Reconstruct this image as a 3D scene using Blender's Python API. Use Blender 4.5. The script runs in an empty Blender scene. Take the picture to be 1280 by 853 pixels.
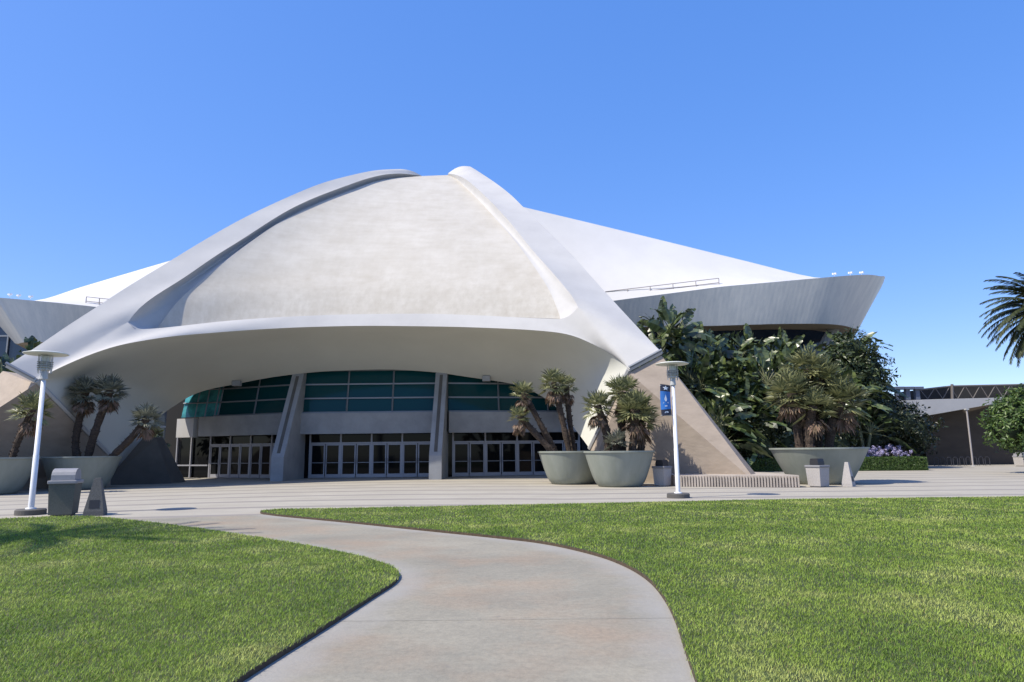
import bpy, math, random
import numpy as np
from mathutils import Vector, Matrix

random.seed(7)
R = math.radians
scene = bpy.context.scene
col = scene.collection

# ------------------------------------------------------------------ camera
EYE = 1.6
F = 853.0
PITCH = R(9.1)
ROLL = R(0.6)
cR, sR = math.cos(ROLL), math.sin(ROLL)
RIGHT = Vector((1, 0, 0))
UP = Vector((0, -math.sin(PITCH), math.cos(PITCH)))
FWD = Vector((0, math.cos(PITCH), math.sin(PITCH)))
IMX = RIGHT * cR - UP * sR
IMY = RIGHT * sR + UP * cR
CAM = Vector((0, 0, EYE))


def ray(px, py):
    return IMX * (px - 640.0) + IMY * (426.5 - py) + FWD * F


def at(px, py, Y):
    d = ray(px, py)
    return CAM + d * (Y / d.y)


def gp(px, py, z=0.0):
    d = ray(px, py)
    return CAM + d * ((z - EYE) / d.z)


def on_plane(px, py, a, b):
    """intersection of a sight line with the vertical plane through plan points a, b"""
    d = ray(px, py)
    n = Vector((-(b[1] - a[1]), b[0] - a[0], 0))
    t = (Vector((a[0], a[1], 0)) - CAM).dot(n) / d.dot(n)
    return CAM + d * t


cam_data = bpy.data.cameras.new('camera')
cam_data.sensor_width = 36.0
cam_data.lens = 36.0 * F / 1280.0
cam_data.clip_end = 3000
cam_data.clip_start = 0.05
cam = bpy.data.objects.new('camera', cam_data)
m = Matrix.Identity(4)
for i in range(3):
    m[i][0] = IMX[i]
    m[i][1] = IMY[i]
    m[i][2] = -FWD[i]
    m[i][3] = CAM[i]
cam.matrix_world = m
col.objects.link(cam)
scene.camera = cam

# ------------------------------------------------------------------ light
EL = R(51)
BEHIND = R(23)
SX, SY = -math.cos(BEHIND), -math.sin(BEHIND)
TOSUN_AZ = math.atan2(SX, SY)
tosun = Vector((math.cos(EL) * SX, math.cos(EL) * SY, math.sin(EL))).normalized()
sun_d = bpy.data.lights.new('sun', 'SUN')
sun_d.energy = 4.3
sun_d.angle = R(0.53)
sun_d.color = (1.0, 0.925, 0.80)
sun = bpy.data.objects.new('sun', sun_d)
sun.rotation_euler = tosun.to_track_quat('Z', 'Y').to_euler()
sun.location = (-60, -10, 80)
col.objects.link(sun)

world = bpy.data.worlds.new('World')
scene.world = world
world.use_nodes = True
wn = world.node_tree
sky = wn.nodes.new('ShaderNodeTexSky')
sky.sky_type = 'NISHITA'
sky.sun_disc = False
sky.sun_elevation = EL
sky.sun_rotation = TOSUN_AZ
sky.altitude = 0
sky.air_density = 0.6
sky.dust_density = 0.3
sky.ozone_density = 1.0
bg = wn.nodes['Background']
bg.inputs['Strength'].default_value = 0.15
hsv = wn.nodes.new('ShaderNodeHueSaturation')
hsv.inputs['Hue'].default_value = 0.521
hsv.inputs['Saturation'].default_value = 2.5
hsv.inputs['Value'].default_value = 3.1
gam = wn.nodes.new('ShaderNodeGamma')
gam.inputs[1].default_value = 0.36
wn.links.new(sky.outputs[0], gam.inputs[0])
wn.links.new(gam.outputs[0], hsv.inputs['Color'])
wn.links.new(hsv.outputs[0], bg.inputs['Color'])
scene.view_settings.view_transform = 'Standard'
scene.view_settings.look = 'None'
scene.view_settings.gamma = 1
scene.view_settings.exposure = 0.5
scene.render.engine = 'CYCLES'
scene.cycles.max_bounces = 6
scene.cycles.diffuse_bounces = 3
scene.cycles.transparent_max_bounces = 4


# ------------------------------------------------------------------ materials
MATS = {}


def mat(name, c, rough=0.7, var=0.0, scale=1.0, c2=None, stretch=(1, 1, 1), bump=0.0, bscale=20.0, metal=0.0,
        spec=0.5, detail=6.0, ramp=(0.35, 0.65), island=0.0, trans=0.0):
    if name in MATS:
        return MATS[name]
    M = bpy.data.materials.new(name)
    M.use_nodes = True
    nt = M.node_tree
    P = nt.nodes['Principled BSDF']
    P.inputs['Roughness'].default_value = rough
    P.inputs['Metallic'].default_value = metal
    P.inputs['Specular IOR Level'].default_value = spec
    P.inputs['Base Color'].default_value = (*c, 1)
    N, L = nt.nodes.new, nt.links.new
    out = None
    if c2 is not None or var > 0:
        tc = N('ShaderNodeTexCoord')
        mp = N('ShaderNodeMapping')
        mp.inputs['Scale'].default_value = stretch
        L(tc.outputs['Object'], mp.inputs['Vector'])
        nz = N('ShaderNodeTexNoise')
        nz.inputs['Scale'].default_value = scale
        nz.inputs['Detail'].default_value = detail
        nz.inputs['Roughness'].default_value = 0.62
        L(mp.outputs[0], nz.inputs['Vector'])
        rp = N('ShaderNodeValToRGB')
        rp.color_ramp.elements[0].position = ramp[0]
        rp.color_ramp.elements[1].position = ramp[1]
        k = c2 if c2 is not None else tuple(x * (1 - var) for x in c)
        rp.color_ramp.elements[0].color = (*k, 1)
        rp.color_ramp.elements[1].color = (*c, 1)
        L(nz.outputs[0], rp.inputs[0])
        out = rp.outputs[0]
    if island > 0:
        ge = N('ShaderNodeNewGeometry')
        hs = N('ShaderNodeHueSaturation')
        mr = N('ShaderNodeMapRange')
        mr.inputs['To Min'].default_value = 1 - island
        mr.inputs['To Max'].default_value = 1 + island
        L(ge.outputs['Random Per Island'], mr.inputs['Value'])
        L(mr.outputs[0], hs.inputs['Value'])
        mr2 = N('ShaderNodeMapRange')
        mr2.inputs['To Min'].default_value = 0.5 + island * 0.04
        mr2.inputs['To Max'].default_value = 0.5 - island * 0.05
        L(ge.outputs['Random Per Island'], mr2.inputs['Value'])
        L(mr2.outputs[0], hs.inputs['Hue'])
        if out is not None:
            L(out, hs.inputs['Color'])
        else:
            hs.inputs['Color'].default_value = (*c, 1)
        out = hs.outputs[0]
    if out is not None:
        L(out, P.inputs['Base Color'])
    if bump > 0:
        tc = N('ShaderNodeTexCoord')
        nb = N('ShaderNodeTexNoise')
        nb.inputs['Scale'].default_value = bscale
        nb.inputs['Detail'].default_value = 5
        mp = N('ShaderNodeMapping')
        mp.inputs['Scale'].default_value = stretch
        L(tc.outputs['Object'], mp.inputs['Vector'])
        L(mp.outputs[0], nb.inputs['Vector'])
        bp = N('ShaderNodeBump')
        bp.inputs['Strength'].default_value = bump
        bp.inputs['Distance'].default_value = 0.05
        L(nb.outputs[0], bp.inputs['Height'])
        L(bp.outputs[0], P.inputs['Normal'])
    if trans > 0:
        tr = N('ShaderNodeBsdfTranslucent')
        mx = N('ShaderNodeMixShader')
        mx.inputs[0].default_value = trans
        if out is not None:
            L(out, tr.inputs['Color'])
        else:
            tr.inputs['Color'].default_value = (*c, 1)
        L(P.outputs[0], mx.inputs[1])
        L(tr.outputs[0], mx.inputs[2])
        L(mx.outputs[0], nt.nodes['Material Output'].inputs['Surface'])
    MATS[name] = M
    return M


def nodes_of(M):
    return M.node_tree.nodes, M.node_tree.links, M.node_tree.nodes['Principled BSDF']


M_SHELL = mat('white_painted_concrete', (0.455, 0.45, 0.44), 0.82, c2=(0.405, 0.40, 0.392), scale=0.5, bump=0.15, bscale=1.6, ramp=(0.3, 0.62), detail=9)
M_SHELL_IN = mat('pale_concrete_soffit', (0.59, 0.59, 0.535), 0.85, c2=(0.53, 0.53, 0.48), scale=0.25, ramp=(0.3, 0.7))
M_ROOF = mat('white_roof_membrane', (0.565, 0.56, 0.555), 0.7, c2=(0.525, 0.52, 0.515), scale=0.3)
M_TAN = mat('board_marked_tan_concrete', (0.355, 0.295, 0.238), 0.9, c2=(0.29, 0.24, 0.193), scale=1.3, stretch=(0.9, 0.9, 1.9), bump=0.2, bscale=4.0, detail=9, ramp=(0.3, 0.6))
M_GREY = mat('grey_concrete', (0.29, 0.30, 0.31), 0.85, var=0.22, scale=0.9, bump=0.1, bscale=6)
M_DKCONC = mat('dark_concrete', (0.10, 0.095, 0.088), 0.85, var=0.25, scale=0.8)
M_ALU = mat('pale_aluminium', (0.30, 0.30, 0.325), 0.5, metal=0.2)
M_DKALU = mat('mullion_metal', (0.20, 0.22, 0.25), 0.5, metal=0.3)
M_GLASS = mat('dark_door_glass', (0.005, 0.006, 0.007), 0.05, spec=0.10)
M_TEAL = mat('teal_tinted_glass', (0.005, 0.048, 0.056), 0.08, spec=0.22)
M_TEAL_SUNLIT = mat('sunlit_teal_tint', (0.08, 0.38, 0.40), 0.12, c2=(0.03, 0.15, 0.18), scale=1.6, spec=0.5)  # teal glass with sunlight and reflections painted into its colour
M_BLUEGL = mat('blue_black_glass', (0.012, 0.022, 0.045), 0.06, spec=0.6)
M_DARK = mat('dark_void', (0.025, 0.024, 0.023), 0.9)
M_BEIGE = mat('beige_soffit', (0.30, 0.26, 0.21), 0.9)
M_PLANTER = mat('grey_green_glaze', (0.27, 0.29, 0.255), 0.6, c2=(0.20, 0.22, 0.185), scale=1.0, stretch=(1.6, 1.6, 0.35), bump=0.08, bscale=9, ramp=(0.3, 0.7))
M_SOIL = mat('soil', (0.06, 0.045, 0.03), 0.95, var=0.4, scale=6)
M_LAMP = mat('white_lamp_paint', (0.74, 0.75, 0.77), 0.4, var=0.06, scale=3)
M_LAMPGREY = mat('grey_lamp_metal', (0.42, 0.43, 0.43), 0.5)
M_FROST = mat('frosted_lens', (0.55, 0.58, 0.55), 0.3)
M_BIN = mat('green_grey_bin', (0.105, 0.115, 0.10), 0.75, var=0.3, scale=40, bump=0.2, bscale=60)
M_BINLID = mat('grey_bin_lid', (0.27, 0.27, 0.285), 0.5, var=0.15, scale=6)
M_BINCONC = mat('aggregate_bin_concrete', (0.42, 0.40, 0.38), 0.9, c2=(0.30, 0.28, 0.27), scale=45, bump=0.3, bscale=60)
M_HOOD = mat('black_bin_hood', (0.02, 0.02, 0.024), 0.5)
M_FLUTE = mat('fluted_concrete', (0.44, 0.385, 0.33), 0.9, var=0.25, scale=1.6, bump=0.15, bscale=25)
M_RAIL = mat('rail_steel', (0.34, 0.31, 0.30), 0.55)
M_WHITE = mat('white_plastic', (0.8, 0.8, 0.8), 0.5)
M_TRUNK = mat('fibrous_palm_trunk', (0.085, 0.06, 0.043), 0.95, c2=(0.03, 0.022, 0.017), scale=7, stretch=(1, 1, 2.5), bump=0.9, bscale=16)
M_FAN = mat('fan_palm_leaf', (0.175, 0.19, 0.085), 0.42, island=0.6, trans=0.15)
M_FANGREY = mat('grey_green_palm_leaf', (0.185, 0.195, 0.145), 0.45, island=0.5, trans=0.2)
M_DEAD = mat('dead_palm_leaf', (0.19, 0.135, 0.09), 0.85, island=0.55, trans=0.15)
M_STREL = mat('paddle_leaf', (0.058, 0.088, 0.028), 0.36, island=0.75, trans=0.10, spec=0.7)
M_STALK = mat('leaf_stalk', (0.12, 0.13, 0.06), 0.6, island=0.4)
M_FEATHER = mat('feather_palm_leaf', (0.040, 0.052, 0.020), 0.55, island=0.5, trans=0.12, spec=0.3)
M_LEAFDK = mat('dark_shrub_leaf', (0.018, 0.030, 0.010), 0.45, island=0.7, trans=0.08)
M_LEAFMID = mat('mid_green_leaf', (0.036, 0.058, 0.018), 0.42, island=0.7, trans=0.1)
M_LEAFBR = mat('bright_tree_leaf', (0.072, 0.13, 0.030), 0.45, island=0.55, trans=0.25)
M_HEDGE = mat('hedge_leaf', (0.055, 0.11, 0.02), 0.5, island=0.5, trans=0.2)
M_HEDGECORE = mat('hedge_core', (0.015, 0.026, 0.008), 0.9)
M_STRAP = mat('strap_leaf', (0.085, 0.13, 0.045), 0.4, island=0.55, trans=0.2)
M_PURPLE = mat('lilac_flower', (0.40, 0.36, 0.56), 0.6, island=0.3)
M_BARK = mat('grey_bark', (0.11, 0.09, 0.075), 0.95, var=0.4, scale=5, bump=0.5, bscale=15)
M_BANBLUE = mat('banner_blue', (0.04, 0.20, 0.60), 0.6, var=0.25, scale=2)
M_BANDARK = mat('banner_navy', (0.02, 0.025, 0.05), 0.6)
M_BANWHITE = mat('banner_white', (0.75, 0.8, 0.88), 0.6)
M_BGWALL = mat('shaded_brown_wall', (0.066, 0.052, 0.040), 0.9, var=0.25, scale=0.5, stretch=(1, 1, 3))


def panel_material():
    M = mat('cream_render_panel', (0.66, 0.64, 0.60), 0.88, bump=0.22, bscale=0.8, stretch=(1.0, 0.6, 1.6))
    N, L, P = nodes_of(M)
    tc = N.new('ShaderNodeTexCoord')

    def noise(scale, st, det=6):
        mp = N.new('ShaderNodeMapping')
        mp.inputs['Scale'].default_value = st
        L.new(tc.outputs['Object'], mp.inputs['Vector'])
        n = N.new('ShaderNodeTexNoise')
        n.inputs['Scale'].default_value = scale
        n.inputs['Detail'].default_value = det
        n.inputs['Roughness'].default_value = 0.65
        L.new(mp.outputs[0], n.inputs['Vector'])
        return n.outputs[0]
    a = noise(0.35, (1, 1, 1.6))
    b = noise(0.9, (1.4, 0.5, 0.5), 7)
    c = noise(0.16, (1, 1, 1.3), 3)
    t1 = noise(0.9, (0.6, 1.2, 2.6), 8)
    dr = noise(1.0, (3.2, 3.2, 0.22), 5)

    def mth(op, x, y):
        n = N.new('ShaderNodeMath'); n.operation = op
        for i, v in enumerate((x, y)):
            if isinstance(v, float):
                n.inputs[i].default_value = v
            else:
                L.new(v, n.inputs[i])
        return n.outputs[0]

    def ramp(src, p0, c0, p1, c1):
        r = N.new('ShaderNodeValToRGB')
        r.color_ramp.elements[0].position = p0; r.color_ramp.elements[0].color = (*c0, 1)
        r.color_ramp.elements[1].position = p1; r.color_ramp.elements[1].color = (*c1, 1)
        L.new(src, r.inputs[0])
        return r.outputs[0]
    mixn = mth('DIVIDE', mth('ADD', mth('ADD', a, b), mth('ADD', t1, c)), 4.0)
    base = ramp(mixn, 0.40, (0.395, 0.367, 0.315), 0.58, (0.475, 0.452, 0.405))
    # runs of grime on the lower third of the panel
    sp = N.new('ShaderNodeSeparateXYZ'); L.new(tc.outputs['Object'], sp.inputs[0])
    low = N.new('ShaderNodeMapRange')
    low.inputs['From Min'].default_value = 15.5; low.inputs['From Max'].default_value = 10.0
    L.new(mth('ADD', sp.outputs[2], mth('MULTIPLY', a, 3.0)), low.inputs['Value'])
    drm = ramp(dr, 0.42, (0, 0, 0), 0.66, (1, 1, 1))
    fac = mth('MULTIPLY', mth('MULTIPLY', drm, low.outputs[0]), 0.55)
    mx = N.new('ShaderNodeMix'); mx.data_type = 'RGBA'
    L.new(fac, mx.inputs[0]); L.new(base, mx.inputs[6]); mx.inputs[7].default_value = (0.345, 0.315, 0.265, 1)
    L.new(mx.outputs[2], P.inputs['Base Color'])
    return M


M_PANEL = panel_material()


def fascia_material():
    M = mat('weathered_zinc_fascia', (0.40, 0.42, 0.44), 0.45, metal=0.15)
    N, L, P = nodes_of(M)
    uv = N.new('ShaderNodeUVMap')
    mp = N.new('ShaderNodeMapping')
    mp.inputs['Scale'].default_value = (1.3, 0.25, 1)
    L.new(uv.outputs[0], mp.inputs['Vector'])
    n = N.new('ShaderNodeTexNoise')
    n.inputs['Scale'].default_value = 1.6
    n.inputs['Detail'].default_value = 8
    n.inputs['Roughness'].default_value = 0.7
    L.new(mp.outputs[0], n.inputs['Vector'])
    rp = N.new('ShaderNodeValToRGB')
    rp.color_ramp.elements[0].position = 0.38
    rp.color_ramp.elements[0].color = (0.46, 0.485, 0.505, 1)
    rp.color_ramp.elements[1].position = 0.62
    rp.color_ramp.elements[1].color = (0.56, 0.57, 0.57, 1)
    L.new(n.outputs[0], rp.inputs[0])
    L.new(rp.outputs[0], P.inputs['Base Color'])
    w = N.new('ShaderNodeTexWave')
    w.wave_type = 'BANDS'
    w.bands_direction = 'X'
    w.inputs['Scale'].default_value = 0.8
    w.inputs['Distortion'].default_value = 0.15
    L.new(uv.outputs[0], w.inputs['Vector'])
    bp = N.new('ShaderNodeBump')
    bp.inputs['Strength'].default_value = 0.05
    bp.inputs['Distance'].default_value = 0.05
    L.new(w.outputs[1], bp.inputs['Height'])
    L.new(bp.outputs[0], P.inputs['Normal'])
    return M


M_FASCIA = fascia_material()


# ------------------------------------------------------------------ mesh helpers
class MB:
    def __init__(self):
        self.v, self.f, self.mi, self.uv = [], [], [], {}

    def vert(self, p):
        self.v.append(tuple(p))
        return len(self.v) - 1

    def face(self, pts, mi=0):
        i = [self.vert(p) for p in pts]
        self.f.append(tuple(i))
        self.mi.append(mi)

    def box(self, c, s, mi=0, rz=0.0):
        cx, cy, cz = c
        sx, sy, sz = s[0] / 2, s[1] / 2, s[2] / 2
        ca, sa = math.cos(rz), math.sin(rz)
        b = len(self.v)
        for dz in (-sz, sz):
            for dx, dy in ((-sx, -sy), (sx, -sy), (sx, sy), (-sx, sy)):
                self.v.append((cx + dx * ca - dy * sa, cy + dx * sa + dy * ca, cz + dz))
        for q in ((3, 2, 1, 0), (4, 5, 6, 7), (0, 1, 5, 4), (1, 2, 6, 5), (2, 3, 7, 6), (3, 0, 4, 7)):
            self.f.append(tuple(b + k for k in q))
            self.mi.append(mi)

    def grid(self, rows, mi=0):
        """rows: list of equal length point lists, welded"""
        b = len(self.v)
        n = len(rows[0])
        for r in rows:
            for p in r:
                self.v.append(tuple(p))
        for i in range(len(rows) - 1):
            for j in range(n - 1):
                a = b + i * n + j
                self.f.append((a, a + 1, a + n + 1, a + n))
                self.mi.append(mi)

    def tube(self, pts, rad, n=8, mi=0, cap=True):
        pts = [Vector(p) for p in pts]
        if not isinstance(rad, (list, tuple)):
            rad = [rad] * len(pts)
        b = len(self.v)
        for i, p in enumerate(pts):
            t = (pts[min(i + 1, len(pts) - 1)] - pts[max(i - 1, 0)]).normalized()
            a = Vector((0, 0, 1)) if abs(t.z) < 0.9 else Vector((1, 0, 0))
            u = t.cross(a).normalized()
            w = t.cross(u)
            for k in range(n):
                th = 2 * math.pi * k / n
                self.v.append(tuple(p + (u * math.cos(th) + w * math.sin(th)) * rad[i]))
        for i in range(len(pts) - 1):
            for k in range(n):
                k2 = (k + 1) % n
                self.f.append((b + i * n + k, b + i * n + k2, b + (i + 1) * n + k2, b + (i + 1) * n + k))
                self.mi.append(mi)
        if cap:
            self.f.append(tuple(b + k for k in range(n))[::-1]); self.mi.append(mi)
            self.f.append(tuple(b + (len(pts) - 1) * n + k for k in range(n))); self.mi.append(mi)

    def lathe(self, prof, n=48, c=(0, 0, 0), mi=0, facet=0):
        b = len(self.v)
        for r, z in prof:
            for k in range(n):
                th = 2 * math.pi * k / n
                self.v.append((c[0] + r * math.cos(th), c[1] + r * math.sin(th), c[2] + z))
        for i in range(len(prof) - 1):
            for k in range(n):
                k2 = (k + 1) % n
                self.f.append((b + i * n + k, b + i * n + k2, b + (i + 1) * n + k2, b + (i + 1) * n + k))
                self.mi.append(mi)

    def prism(self, poly, z0, z1, mi=0):
        """poly: plan points counter-clockwise"""
        n = len(poly)
        b = len(self.v)
        for z in (z0, z1):
            for p in poly:
                self.v.append((p[0], p[1], z))
        self.f.append(tuple(range(b + n, b + 2 * n))); self.mi.append(mi)
        self.f.append(tuple(range(b, b + n))[::-1]); self.mi.append(mi)
        for k in range(n):
            k2 = (k + 1) % n
            self.f.append((b + k, b + k2, b + n + k2, b + n + k)); self.mi.append(mi)

    def build(self, name, mats, parent=None, smooth=False, loc=None, bevel=0.0, autos=None):
        me = bpy.data.meshes.new(name)
        me.from_pydata(self.v, [], self.f)
        if not isinstance(mats, (list, tuple)):
            mats = [mats]
        for x in mats:
            me.materials.append(x)
        if len(mats) > 1:
            me.polygons.foreach_set('material_index', self.mi)
        if smooth:
            me.polygons.foreach_set('use_smooth', [True] * len(me.polygons))
        me.update()
        o = bpy.data.objects.new(name, me)
        col.objects.link(o)
        if parent is not None:
            o.parent = parent
        if loc is not None:
            o.location = loc
        if bevel > 0:
            bv = o.modifiers.new('bevel', 'BEVEL')
            bv.width = bevel
            bv.segments = 2
            bv.limit_method = 'ANGLE'
        return o


def tag(o, label=None, cat=None, group=None, kind=None):
    if label:
        o['label'] = label
    if cat:
        o['category'] = cat
    if group:
        o['group'] = group
    if kind:
        o['kind'] = kind
    return o


def thing(name, label, cat, loc=(0, 0, 0), rz=0.0, group=None):
    o = bpy.data.objects.new(name, None)
    o.empty_display_size = 0.3
    o.location = loc
    o.rotation_euler = (0, 0, rz)
    col.objects.link(o)
    return tag(o, label, cat, group)


def copy_tree(o, parent=None):
    c = o.copy()
    col.objects.link(c)
    if parent is not None:
        c.parent = parent
    for ch in [x for x in CHILDREN(o)]:
        copy_tree(ch, c)
    return c


def CHILDREN(o):
    return [x for x in col.objects if x.parent == o]


def lerp(a, b, t):
    return a + (b - a) * t


def resample(pts, n):
    """n points equally spaced along a polyline, corner-smoothed by Catmull-Rom first"""
    pts = [Vector(p) for p in pts]
    fine = []
    for i in range(len(pts) - 1):
        p0 = pts[max(i - 1, 0)]; p1 = pts[i]; p2 = pts[i + 1]; p3 = pts[min(i + 2, len(pts) - 1)]
        for k in range(10):
            t = k / 10
            fine.append(0.5 * ((2 * p1) + (p2 - p0) * t + (2 * p0 - 5 * p1 + 4 * p2 - p3) * t * t + (3 * p1 - p0 - 3 * p2 + p3) * t ** 3))
    fine.append(pts[-1])
    d = [0.0]
    for i in range(1, len(fine)):
        d.append(d[-1] + (fine[i] - fine[i - 1]).length)
    out = []
    j = 0
    for k in range(n):
        s = d[-1] * k / (n - 1)
        while j < len(d) - 2 and d[j + 1] < s:
            j += 1
        t = (s - d[j]) / max(d[j + 1] - d[j], 1e-9)
        out.append(fine[j].lerp(fine[j + 1], min(max(t, 0), 1)))
    return out


def smooth_curve(c, it=4):
    c = [Vector(p) for p in c]
    for _ in range(it):
        c = [c[0]] + [(c[i - 1] + c[i] * 2 + c[i + 1]) / 4 for i in range(1, len(c) - 1)] + [c[-1]]
    return c


# ================================================================== ARENA
arena = thing('arena', 'white concrete arena with a ribbed vault over its glass entrance and upturned metal roof corners', 'arena', (-8, 43, 0))
AINV = Vector((-8, 43, 0))


def apart(mb, name, mats, smooth=False, parent=None, label=None, bevel=0.0):
    mb.v = [(p[0] - AINV.x, p[1] - AINV.y, p[2] - AINV.z) for p in mb.v]
    o = mb.build(name, mats, parent or arena, smooth, bevel=bevel)
    if label:
        o['label'] = label
    return o


# --- key points of the bearings
PL2, AL, PR2, AR = 30.55, 55.7, 32.4, 57.0
P1L, P2L, P3L = at(45, 476, 30.9), at(9, 457, PL2), at(151, 583, 37.0)
P1R, P2R, P3R = at(786, 462, 32.4), at(826.5, 440.5, PR2), at(737, 561, 35.5)

# --- outer loop
Lpx = [(500, 211.5), (470, 213), (440, 219), (400, 230), (350, 251), (300, 275), (250, 303.5), (210, 328), (157, 360), (121, 384), (84, 407.5), (51, 430.5)]
aL, bL = (P2L.x, P2L.y), (at(500, 211.5, AL).x, AL)
L3 = [on_plane(x, y, aL, bL) for x, y in Lpx] + [P2L]
Rpx = [(588, 208.5), (598, 214.6), (621, 230), (640, 245), (654, 259), (685, 289), (715, 319), (740, 347), (766, 375.6), (795, 407)]
aR, bR = (P2R.x, P2R.y), (at(588, 208.5, AR).x, AR)
R3 = [on_plane(x, y, aR, bR) for x, y in Rpx] + [P2R]
Apx = [(58, 468), (85, 455), (115, 442.5), (144, 433), (170, 427.5), (212, 421), (250, 417.5), (308, 413), (360, 410), (410, 408.3), (460, 407.5), (520, 408), (570, 408.8),
       (620, 410.5), (660, 412.5), (690, 415), (710, 418), (730, 425), (755, 438), (774, 451)]


def YA(px):
    u = (px - 45) / (786 - 45)
    return lerp(30.9, 32.4, u) + 5.6 * math.sin(math.pi * min(max(u, 0), 1)) ** lerp(1.75, 0.6, min(max(u, 0), 1))


A3 = [P1L] + [at(x, y, YA(x)) for x, y in Apx] + [P1R]

# --- inner loop (rim of the recess)
ULpx = [(527, 220), (504, 217.2), (481, 218.3), (457, 224), (434, 232), (410, 240.8), (387, 250), (363, 261.5), (340, 275), (300, 301), (277, 315), (252, 332), (226, 350), (192, 371), (171, 387.7), (162.5, 396)]
a0 = at(160, 403, 34.0); b0 = at(527, 220, 57.6)
UL3 = [on_plane(x, y, a0, b0) for x, y in ULpx] + [a0]
UBpx = [(166, 409), (174, 411.7), (197, 410.5), (220, 408.3), (277, 402), (335, 397.5), (400, 394.3), (452, 393), (530, 392.4), (600, 394.5), (640, 396.5), (700, 399), (706, 397.5), (715, 393)]


def DU(px):
    """how far the recess rim lies behind the arch edge"""
    return 0.35 + 0.65 * max(0.0, 1 - (px - 160) / 170.0)


UB3 = [at(x, y, YA(x) + DU(x)) for x, y in UBpx]
URpx = [(715, 370), (689, 339), (663, 309.7), (637, 277.4), (611.6, 250.3), (586, 227), (571, 219), (560, 217)]
a1 = at(722.6, 384, YA(722.6) + 0.4); b1 = at(560, 217, 57.6)
UR3 = [a1] + [on_plane(x, y, a1, b1) for x, y in URpx]

NS, NB_, NC = 60, 110, 10
Oloop = smooth_curve(resample(L3, NS), 2) + resample([P2L, P1L], NC)[1:] + smooth_curve(resample(A3, NB_), 3)[1:] + resample([P1R, P2R], NC)[1:] + smooth_curve(resample(R3[::-1], NS), 2)[1:]
NL, NBt, NR = NS, NB_, NS
# the rim: the same count; the corner point is shared by the whole bearing line
ul = smooth_curve(resample(UL3, NS), 2)
ub = smooth_curve(resample([a0] + UB3 + [a1], NB_), 1)
ur = smooth_curve(resample(UR3, NS), 2)
Uloop = ul + [a0] * (NC - 1) + ub[1:] + [a1] * (NC - 1) + ur[1:]
rows = []
NW = 10
for k in range(NW + 1):
    t = k / NW
    row = []
    for i in range(len(Oloop)):
        p = Oloop[i].lerp(Uloop[i], t)
        # gentle crown across the rib
        w = (Oloop[i] - Uloop[i]).length
        p = p + Vector((0, -0.25, 0.35)) * (4 * t * (1 - t)) * min(w / 6.0, 1.0) * 0.0
        row.append(p)
    rows.append(row)
# relax the interior so that the fan at each corner blends
for _ in range(6):
    nr = [r[:] for r in rows]
    for k in range(1, NW):
        for i in range(1, len(rows[0]) - 1):
            nr[k][i] = (rows[k - 1][i] + rows[k + 1][i] + rows[k][i - 1] + rows[k][i + 1]) / 4 * 0.5 + rows[k][i] * 0.5
    rows = nr
for i in range(len(rows[0])):
    e = i if i < 14 else (len(rows[0]) - 1 - i if i > len(rows[0]) - 15 else 99)
    if e < 14:
        amp = (0.30 if i > 50 else 0.16) * (0.5 + 0.5 * math.cos(math.pi * e / 14))
        for k in range(NW + 1):
            rows[k][i] = rows[k][i] + Vector((0, 0, amp * math.sin(math.pi * k / NW)))
CR_L = [r[0] for r in rows]
CR_R = [r[-1] for r in rows]
mb = MB(); mb.grid(rows)
shell = apart(mb, 'vault_shell', M_SHELL, True)

# panel boundary inside the recess
VLpx = [(527, 220.3), (518, 220.8), (490, 223), (466, 228), (445, 236), (417, 246.5), (391, 257.5), (363, 271), (340, 284), (317, 300), (291, 319), (270, 335.5), (251.7, 351.6), (233, 366), (224, 374), (214, 387), (205, 399)]
a2 = at(197, 410.5, YA(197) + 1.4); b2 = at(527, 220.3, 57.75)
VL3 = smooth_curve(resample([on_plane(x, y, (a2.x, a2.y), (b2.x, b2.y)) for x, y in VLpx] + [a2], NS), 2)
VRpx = [(560, 219), (567.7, 222), (580.6, 233.5), (601, 253), (619.4, 273.5), (640, 296.8), (658, 320), (673.5, 342), (686.5, 362.6), (694, 380)]
a3 = at(700.6, 398.8, YA(700) + 1.0); b3 = at(560, 219, 58.2)
VR3 = smooth_curve(resample([on_plane(x, y, (a3.x, a3.y), (b3.x, b3.y)) for x, y in VRpx] + [a3], NS), 2)
# groove walls: left rim -> panel edge, right rim -> panel edge
cornerL = [a0] + [at(x, y, YA(x) + DU(x)) for x, y in UBpx[:3]]
rimL = resample(ul, 70) + resample(cornerL, 12)[1:]
edgeL = resample(VL3, 81)
cornerR = [at(x, y, YA(x) + 0.35) for x, y in UBpx[11:]] + [a1]
rimR = resample(ur[::-1], 70) + resample(cornerR[::-1], 12)[1:]
edgeR = resample(VR3, 81)
for nm, rim, edge, sgn in (('recess_wall', rimL, edgeL, 1), ('recess_wall', rimR, edgeR, -1)):
    mb = MB()
    rws = []
    for k in range(11):
        t = k / 10
        # concave cove undercutting the rim before it runs out to the panel
        und = Vector((-0.34, 0.38, -0.22)) if sgn > 0 else Vector((0, 0.10, -0.12))
        rws.append([rim[i].lerp(edge[i], t) + und * (math.sin(math.pi * t ** 0.8) * min(1.0, (rim[i] - edge[i]).length / 0.8)) for i in range(81)])
    mb.grid(rws)
    apart(mb, nm, M_SHELL, True)

# panel: Coons patch
NU, NV = 70, 60
def YP(px):
    t = (px - 197) / (700.6 - 197)
    return YA(px) + lerp(1.4, 1.0, t) - 0.6 * math.sin(math.pi * t)


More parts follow.
